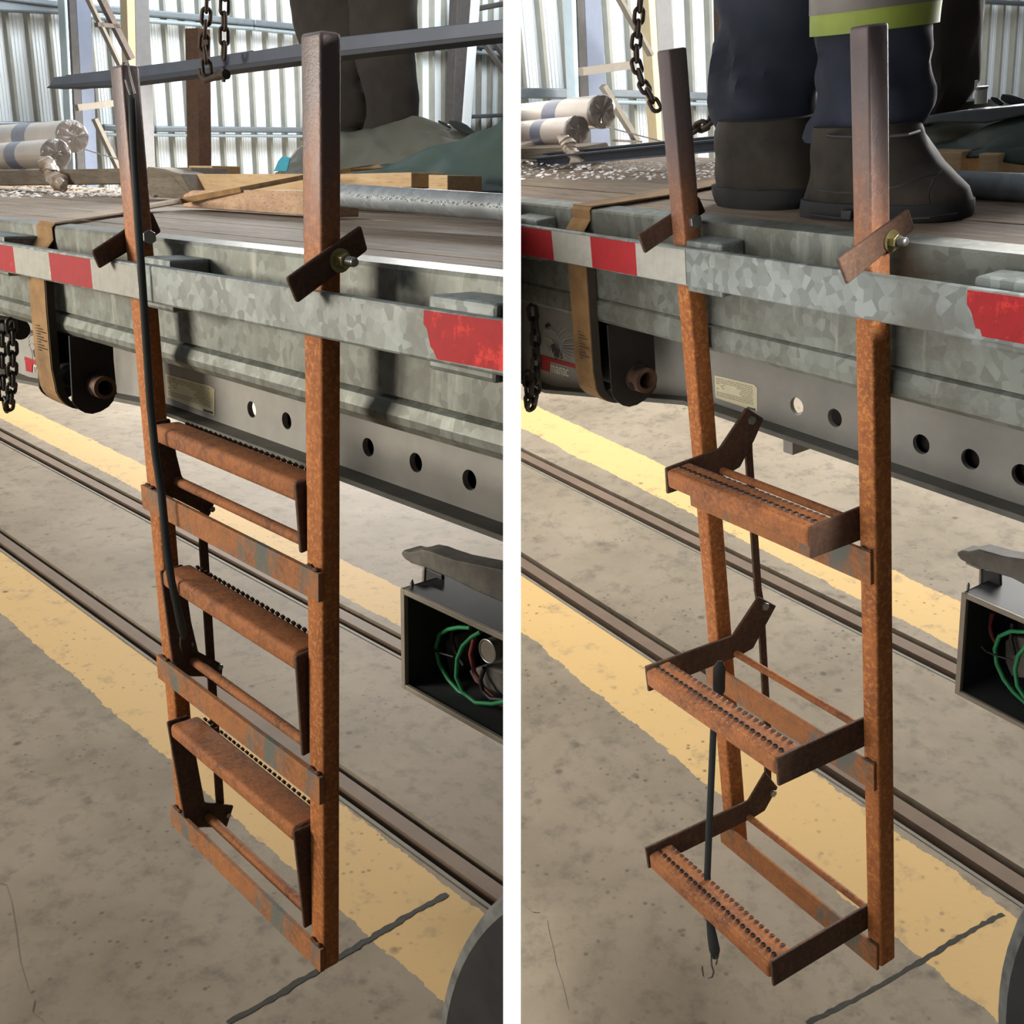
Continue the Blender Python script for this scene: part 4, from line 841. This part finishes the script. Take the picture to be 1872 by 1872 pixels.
def cargo_right():
    dz = P.v['dz']; random.seed(12)
    slab('timber', 'old_timber', [(940, 272), (1064, 268), (1076, 300), (940, 304)], .5, .08, 'grey weathered timber under the wrapped rolls, right bay', 'timber', zfloor=dz)
    for A_, B_, yA, yB, off, lab in (((983, 296), (1345, 262), .44, .52, 0, 'dark steel channel lying on the deck behind the near ladder post, right bay'), ((1003, 288), (1345, 256), .50, .57, 1, 'second dark steel channel lying behind the first on the deck, right bay')):
        a = at(*A_, 'y', yA); b = at(*B_, 'y', yB); t = thing('steel_channel', a - Vector((0, 0, .01)), lab, 'steel channel'); h = 15 * P.depth(a) / F
        m = MB(); m.bar(a, b, .006, h); build(m, 'web', 'raw_steel_dark', t)
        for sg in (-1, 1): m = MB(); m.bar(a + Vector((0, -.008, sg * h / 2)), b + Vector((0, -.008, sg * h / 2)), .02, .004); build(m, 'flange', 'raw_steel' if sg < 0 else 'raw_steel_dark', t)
    slab('timber', 'pine', [(1650, 277), (1758, 278), (1758, 309), (1650, 307)], .5, .07, 'pale pine beam end lying right of the work boot, right bay', 'timber', zfloor=dz)
    slab('timber', 'pine', [(1789, 281), (1826, 282), (1826, 312), (1789, 311)], .5, .08, 'short pine block beside the pale beam end, right bay', 'timber', zfloor=dz)
    pt = thing('galvanized_pipe', at(1740, 370, 'y', .38), 'thick galvanized steel pipe lying right of the work boots, right bay', 'pipe')
    rod('pipe_body', 'galvanized_pipe', [(1690, 334), (1800, 340), (1920, 347)], .38, [24, 25, 27], parent=pt, n=28)
    m = MB(); random.seed(4); u = 1838
    while u < 1872:
        c = at(u, 346, 'y', .38 - .02); m.bar(c, c + Vector((random.uniform(-.002, .006), 0, random.uniform(-.003, .004))), .001, .0012); u += random.uniform(2.5, 6)
    build(m, 'chalk_marks', 'chalk', pt)
    roll(1055, 238, .6, 25, 900, 250, 'front white plastic-wrapped roll with film bunched at its end, right bay'); roll(1101, 204, .68, 29, 900, 222, 'rear plastic-wrapped roll lying behind the front one, right bay')
    rod('twisted_film', 'film_twist', [(1026, 248), (1036, 264), (1046, 280), (1054, 292), (1072, 303)], .46, [9, 13, 11, 15, 8], 'twisted tail of clear film hanging off the front roll, right bay', 'film', n=14, wob=.008)
    rod('thin_cable', 'cable', [(1108, 232), (1150, 243), (1212, 259)], .6, 1.3, 'thin pale cable running from the rear roll to the ladder, right bay', 'cable', n=6)
    slab('rusty_stake', 'rust_dark', [(1303, -40), (1323, -40), (1323, 254), (1307, 254)], .64, .02, 'tall rusty steel stake beside the navy trouser leg, right bay', 'post', zfloor=dz)
    tarp([[(1640, 240), (1900, 225)], [(1655, 222), (1672, 214), (1705, 204), (1740, 190), (1800, 184), (1900, 184)], [(1655, 240), (1720, 236), (1760, 228), (1800, 228), (1900, 206)], [(1655, 262), (1700, 266), (1760, 262), (1900, 240)], [(1655, 280), (1900, 282)]], [.75, .66, .6, .56, .54], 'tarp_olive', 'olive tarpaulin heaped behind the work boots, right bay', .012)
    tarp([[(1690, 285), (1900, 220)], [(1680, 276), (1730, 264), (1780, 246), (1800, 236), (1830, 222), (1900, 196)], [(1690, 279), (1790, 276), (1840, 252), (1900, 222)], [(1700, 281), (1790, 281), (1900, 270)], [(1700, 285), (1800, 290), (1900, 312)]], [.6, .545, .53, .52, .51], 'tarp_green', 'dark green tarpaulin fold at the right edge of the right bay', .01)
    slab('tarp_strip', 'tarp_slate', [(1668, 216), (1760, 203), (1900, 190), (1900, 205), (1800, 226), (1720, 224), (1666, 230)], .53, .05, 'flat slate grey cover strip lying over the olive tarpaulin, right bay', 'sheet', bevel=.003)
    m = MB(); a = at(1793, 189, 'y', .6); r = 11 * P.depth(a) / F; m.tube([a, a + Vector((0, 0, 24 * P.depth(a) / F)), a + Vector((0, 0, 25 * P.depth(a) / F))], [r, r, r * .85], 20); o = build(m, 'tin_can', 'can_white', label='small white tin can standing on the tarpaulin behind the dark trousers', cat='can', smooth=True)
    m = MB(); c = a + Vector((0, 0, 25 * P.depth(a) / F)); m.tube([c, c + Vector((0, 0, .004))], r * 1.03, 20); build(m, 'lid', 'girt_grey', o)
    m = MB(); m.tube([c - Vector((.012, 0, 0)), c + Vector((-.012, 0, .014))], r * .22, 10); build(m, 'nozzle', 'can_white', o)
    g = thing('work_gloves', at(1840, 188, 'y', .6), 'dark green rolled work gloves lying on the tarpaulin crest, right bay', 'gloves')
    rod('glove', 'cloth_black', [(1832, 176), (1845, 180), (1860, 186), (1880, 190)], .6, [5, 8, 8, 6], parent=g, n=12, wob=.003); rod('glove', 'cloth_black', [(1813, 178), (1822, 183), (1832, 190)], .6, [2, 5, 4], parent=g, n=10, wob=.002)
    rod('safety_hook', 'orange_paint', [(1467, 137), (1474, 145), (1479, 165), (1481, 185), (1479, 205), (1472, 213), (1466, 206)], .45, [2.5, 3.5, 4, 4, 4, 3.5, 2.5], 'orange painted hook hanging between the two navy trouser legs', 'hook', n=10)
    flakes(380, (945, 1325, 297, 330), .66, 'scattered white plastic scraps on the planks beside the wrapped rolls, right bay', .003, .010)
    # worker in navy trousers
    t = thing('person', at(1500, 400, 'y', .22), 'person in navy trousers with a yellow band and muddy work boots at the deck edge', 'person')
    random.seed(21)
    sil([(258, 1350, 1474), (245, 1340, 1480), (225, 1332, 1484), (205, 1320, 1482), (175, 1317, 1476), (150, 1320, 1472), (120, 1326, 1478), (80, 1330, 1490), (40, 1332, 1500), (0, 1334, 1504), (-60, 1338, 1508), (-120, 1342, 1515)], .28, .075, 'trousers', 'trousers_navy', t, fold=.022)
    tr = sil([(252, 1500, 1650), (243, 1490, 1664), (222, 1490, 1674), (200, 1500, 1682), (165, 1510, 1687), (120, 1513, 1680), (80, 1516, 1683), (40, 1519, 1685), (0, 1522, 1687), (-60, 1524, 1690), (-120, 1520, 1695)], .24, .07, 'trousers', 'trousers_navy', t, fold=.016)
    sil([(54, 1512, 1689), (34, 1512, 1691), (14, 1512, 1694)], .24, .09, 'yellow_band', 'hi_vis', tr); sil([(15, 1512, 1694), (0, 1512, 1697), (-45, 1512, 1702)], .24, .092, 'reflective_band', 'reflective_grey', tr)
    boot([(376, 1345, 1476), (366, 1336, 1488), (352, 1331, 1492), (335, 1329, 1492), (300, 1325, 1490), (262, 1322, 1487), (235, 1325, 1482), (215, 1332, 1476)], .24, .24, .07, t, nsole=3)
    bt = boot([(408, 1484, 1740), (396, 1477, 1765), (380, 1477, 1771), (362, 1480, 1770), (342, 1484, 1762), (322, 1487, 1738), (300, 1488, 1716), (270, 1488, 1698), (240, 1490, 1682), (225, 1494, 1672)], .19, .235, .06, t, nsole=3)
    b = bt
    rod('seam', 'boot_black', [(1492, 345), (1530, 352), (1590, 352), (1650, 338), (1690, 322), (1715, 318)], [.135, .128, .122, .13, .15, .165], 1.6, parent=b, n=6)
    rod('toe_cap_edge', 'boot_black', [(1700, 372), (1698, 350), (1706, 328), (1722, 312)], [.165, .15, .155, .18], 1.8, parent=b, n=6)
    rod('collar', 'boot_black', [(1494, 246), (1530, 250), (1600, 251), (1660, 246), (1681, 240)], [.17, .138, .13, .15, .19], 3, parent=b, n=8)
    rod('sole_groove', 'boot_black', [(1482, 392), (1530, 399), (1620, 402), (1700, 398), (1750, 390)], [.14, .124, .118, .13, .16], 2, parent=b, n=6)
    slab('heel_gap', 'boot_black', [(1536, 384), (1556, 386), (1554, 404), (1536, 402)], .117, .02, parent=b)
    A = at(1400, -110, 'y', .27); B = at(1610, -110, 'y', .24); upper_body(t, A, B, A.z + .02, .95, 'trousers_navy')
    t = thing('person', at(1700, 230, 'y', .62), 'person in dark brown trousers standing further back behind the tarpaulin, right bay', 'person')
    sil([(214, 1694, 1742), (196, 1696, 1748), (175, 1696, 1762), (150, 1696, 1776), (100, 1697, 1780), (50, 1692, 1783), (0, 1689, 1787), (-90, 1685, 1792)], .64, .05, 'trousers', 'trousers_dark', t, fold=.01)
    sil([(214, 1600, 1650), (150, 1600, 1672), (50, 1600, 1680), (-90, 1604, 1694)], .64, .05, 'trousers', 'trousers_dark', t, fold=.01)
    boot([(240, 1664, 1736), (228, 1666, 1738), (216, 1672, 1734), (198, 1684, 1732), (186, 1692, 1730)], .64, .64, .045, t, 'boot_black'); boot([(240, 1580, 1650), (228, 1582, 1652), (216, 1588, 1650), (198, 1600, 1648)], .64, .64, .045, t, 'boot_black')
    A = at(1640, -80, 'y', .64); B = at(1760, -80, 'y', .64); upper_body(t, A, B, A.z + .02, .8, 'trousers_dark')

def cabinet():
    y = .3; z2 = lambda a: (both(660, 1660) + a[0] / 4.254, 960 + a[1] / 4.254)
    tl = at(*both((746, 1078), (1763, 1082)), 'y', y); bl = at(*both((731, 1251), (1749, 1266)), 'y', y); x0 = (tl.x + bl.x) / 2; zt, zb = tl.z, bl.z; x1 = x0 + both(.45, .34); e = both(.008, .0095); yb = y + both(.13, .15)
    t = thing('air_line_cabinet', (x0 + .1, y, zb), both('open grey steel cabinet full of green and red hoses under the trailer, left bay', 'open grey steel cabinet full of green and red hoses under the trailer, right bay'), 'cabinet')
    m = MB()
    for b in ((x0, x1, y + .002, yb, zt - .004, zt), (x0, x1, y + .002, yb, zb, zb + .004), (x0, x0 + .004, y + .002, yb, zb, zt), (x0, x1, yb - .004, yb, zb, zt)): m.box(*b)
    build(m, 'case', 'cabinet_dark', t)
    m = MB(); m.box(x0, x1, y - .004, y + .002, zt - e, zt); m.box(x0, x1, y - .004, y + .002, zb - e * .1, zb + e * .9); m.box(x0 - e * .2, x0 + e * .9, y - .0045, y + .003, zb, zt); build(m, 'door_frame', 'cabinet_edge', t, bevel=.001)
    def hose(pts, r, mat, yy=.34, name='hose'): rod(name, mat, [z2(p) for p in pts], yy, r, parent=t, n=12)
    if P.key == 'L':
        hose([(850, 800), (760, 795), (680, 810), (610, 850), (582, 950), (608, 1080), (680, 1200), (760, 1290), (850, 1360), (940, 1400)], 4, 'hose_green', .345)
        hose([(930, 830), (860, 870), (790, 940), (748, 1040), (740, 1180), (790, 1300), (890, 1380), (1020, 1390), (1150, 1365)], 4, 'hose_green', .335)
        hose([(960, 1110), (928, 1200), (945, 1290), (1010, 1350), (1140, 1362)], 4.5, 'hose_black'); hose([(575, 660), (545, 760), (560, 830), (600, 910)], 4.5, 'hose_red', .37)
        hose([(880, 880), (850, 1000), (880, 1140), (950, 1260), (1040, 1350), (1140, 1440)], 4.2, 'hose_red', .355); hose([(725, 750), (702, 870), (735, 980), (800, 1090)], 4, 'hose_black', .36); hose([(485, 900), (520, 945), (600, 990), (720, 1025)], 2, 'hose_black', .34)
        gc = z2((985, 980)); cast = [[(650, 900), (740, 850), (760, 1000), (740, 1150), (690, 1180), (660, 1050)], [(830, 1130), (960, 1090), (1110, 1140), (1110, 1330), (1000, 1290), (880, 1230)]]
    else:
        hose([(930, 830), (800, 825), (710, 865), (675, 960), (690, 1080), (745, 1200), (820, 1300), (930, 1400)], 4, 'hose_green', .345); hose([(930, 930), (860, 1010), (832, 1120), (850, 1250), (930, 1370)], 4, 'hose_green', .335)
        hose([(655, 680), (634, 780), (650, 860), (690, 930)], 4.2, 'hose_red', .37); hose([(815, 760), (800, 880), (830, 1010)], 4, 'hose_black', .36); hose([(570, 940), (610, 985), (700, 1020), (810, 1050)], 2, 'hose_black', .34)
        gc = None; cast = [[(750, 900), (840, 860), (930, 900), (930, 1200), (800, 1180), (750, 1060)]]
    for c in cast: slab('valve_casting', 'cast_grey', [z2(p) for p in c], .37, .04, parent=t, bevel=.004)
    if gc:
        g = at(*gc, 'y', .32); r = 22 * P.depth(g) / F; m = MB(); m.tube([g, g + Vector((0, .02, 0))], r, 32); gg = build(m, 'gauge', 'gauge_face', t, smooth=True); m = MB(); m.torus(g, (0, 1, 0), r, r * .09, 36, 8); build(m, 'gauge_rim', 'bolt_zinc', gg, smooth=True)
    # bracket and casting above
    slab('mounting_plate', 'cabinet_dark', both([(775, 1037), (807, 1051), (809, 1075), (771, 1085)], [(1792, 1041), (1828, 1049), (1829, 1075), (1791, 1088)]), .36, .006, parent=t)
    slab('mounting_edge', 'cabinet_edge', both([(771, 1038), (776, 1040), (774, 1075), (769, 1073)], [(1789, 1042), (1794, 1044), (1793, 1077), (1788, 1075)]), .357, .004, parent=t)
    slab('mounting_lip', 'cabinet_edge', both([(748, 1025), (776, 1036), (776, 1040), (748, 1029)], [(1764, 1027), (1794, 1040), (1794, 1044), (1764, 1031)]), .357, .02, parent=t)
    slab('casting_arm', 'cast_grey', both([(732, 1009), (737, 1006), (748, 1009), (760, 1007), (770, 1004), (785, 1007), (800, 1013), (830, 1023), (860, 1029), (880, 1033), (940, 1046), (940, 1112), (870, 1082), (820, 1057), (775, 1038), (752, 1030), (741, 1024), (734, 1017)],
         [(1748, 1010), (1756, 1007), (1768, 1009), (1787, 1005), (1806, 1010), (1830, 1017), (1860, 1022), (1900, 1026), (1900, 1084), (1850, 1058), (1792, 1040), (1768, 1030), (1756, 1024), (1750, 1017)]), .33, .035, parent=t, bevel=.004)
    k = at(*both((753, 1066), (1770, 1070)), 'y', .31); m = MB(); m.tube([(k.x, k.y, zt - .001), (k.x, k.y, k.z), (k.x, k.y, k.z + .006)], [.002, .003, .001], 10); build(m, 'latch_pin', 'bolt_zinc', t, smooth=True)

def wheel():
    cx, cz, r, y0 = both((1.0082, .1632, .3169, -.10), (1.349, .418, .552, -.18)); wd = both(.16, .2)
    t = thing('trailer_wheel', (cx, y0 + wd / 2, cz - r), both('black trailer tyre with scuffed grey shoulder at the lower right of the left bay', 'black trailer tyre with scuffed grey shoulder at the lower right of the right bay'), 'tyre')
    n = 96; prof = [(.42, .03), (.5, .012), (.75, .0), (.9, .002), (.955, .004)]
    def ring(f, dy): return [(cx + r * f * math.cos(a), y0 + dy * r / .3 * .5, cz + r * f * math.sin(a)) for a in [2 * PI * j / n for j in range(n)]]
    m = MB(); m.loft([ring(*q) for q in prof] , cap=False); build(m, 'sidewall', 'tyre', t, smooth=True)
    m = MB(); m.loft([ring(.955, .004), ring(.98, .008), ring(.993, .025), ring(1., .06)], cap=False); build(m, 'shoulder', 'tyre_edge', t, smooth=True)
    m = MB(); m.loft([ring(1., .06), ring(1., .35), ring(.96, .4), ring(.5, .4), ring(.42, .38)], cap=False); build(m, 'tread', 'tyre', t, smooth=True)
    m = MB(); m.loft([ring(.42, .03), ring(.41, .1), ring(.2, .12), ring(.19, .05), ring(.05, .05)]); build(m, 'rim', 'cast_grey', t, smooth=True)

def partition():  # added wall for the blank white strip between the two bays
    def pt(x, yc, z): return CAMPOS + right * x + down * yc + fwd * z
    def prj(z, zw): return (CAMPOS.z - fwd.z * -z * 1 - zw) / 1
    h = HALF_T; d0, d1 = 1.1, 16
    a = pt(0, -(936 + 40) / F * d0, d0); b = pt(0, -(936 + 40) / F * d1, d1)
    # front edge runs down to the ground
    s = (a.z + .5) / -down.z if down.z < 0 else 0; c = a + down * s; d = Vector((0, b.y, -.5))
    m = bmesh.new(); A = [m.verts.new(q + Vector((-h, 0, 0))) for q in (a, b, d, c)]; B = [m.verts.new(q + Vector((h, 0, 0))) for q in (a, b, d, c)]
    m.faces.new(A); m.faces.new(B[::-1])
    for i in range(4): m.faces.new([A[i], B[i], B[(i + 1) % 4], A[(i + 1) % 4]])
    bmesh.ops.recalc_face_normals(m, faces=m.faces); me = bpy.data.meshes.new('wall_added_partition'); m.to_mesh(me); m.free(); me.materials.append(MATS['partition_bounce_white']); me.materials.append(MATS['partition_bounce_cut'])
    for q in me.polygons: q.material_index = 1 if q.normal.x < -.9 else 0  # right face white to bounce light, left face dark to cut bounce
    o = bpy.data.objects.new('wall_added_partition', me); COL.objects.link(o); o['kind'] = 'structure'

partition()
for key in 'LR':
    P = BAY[key]
    floor(); wall(); trailer(); winch(); chains()
    (cargo_left if key == 'L' else cargo_right)()
    cabinet(); wheel(); ladder(); bungee()
for o in [o for o in COL.objects if o.type == 'EMPTY' and not o.children]: bpy.data.objects.remove(o)
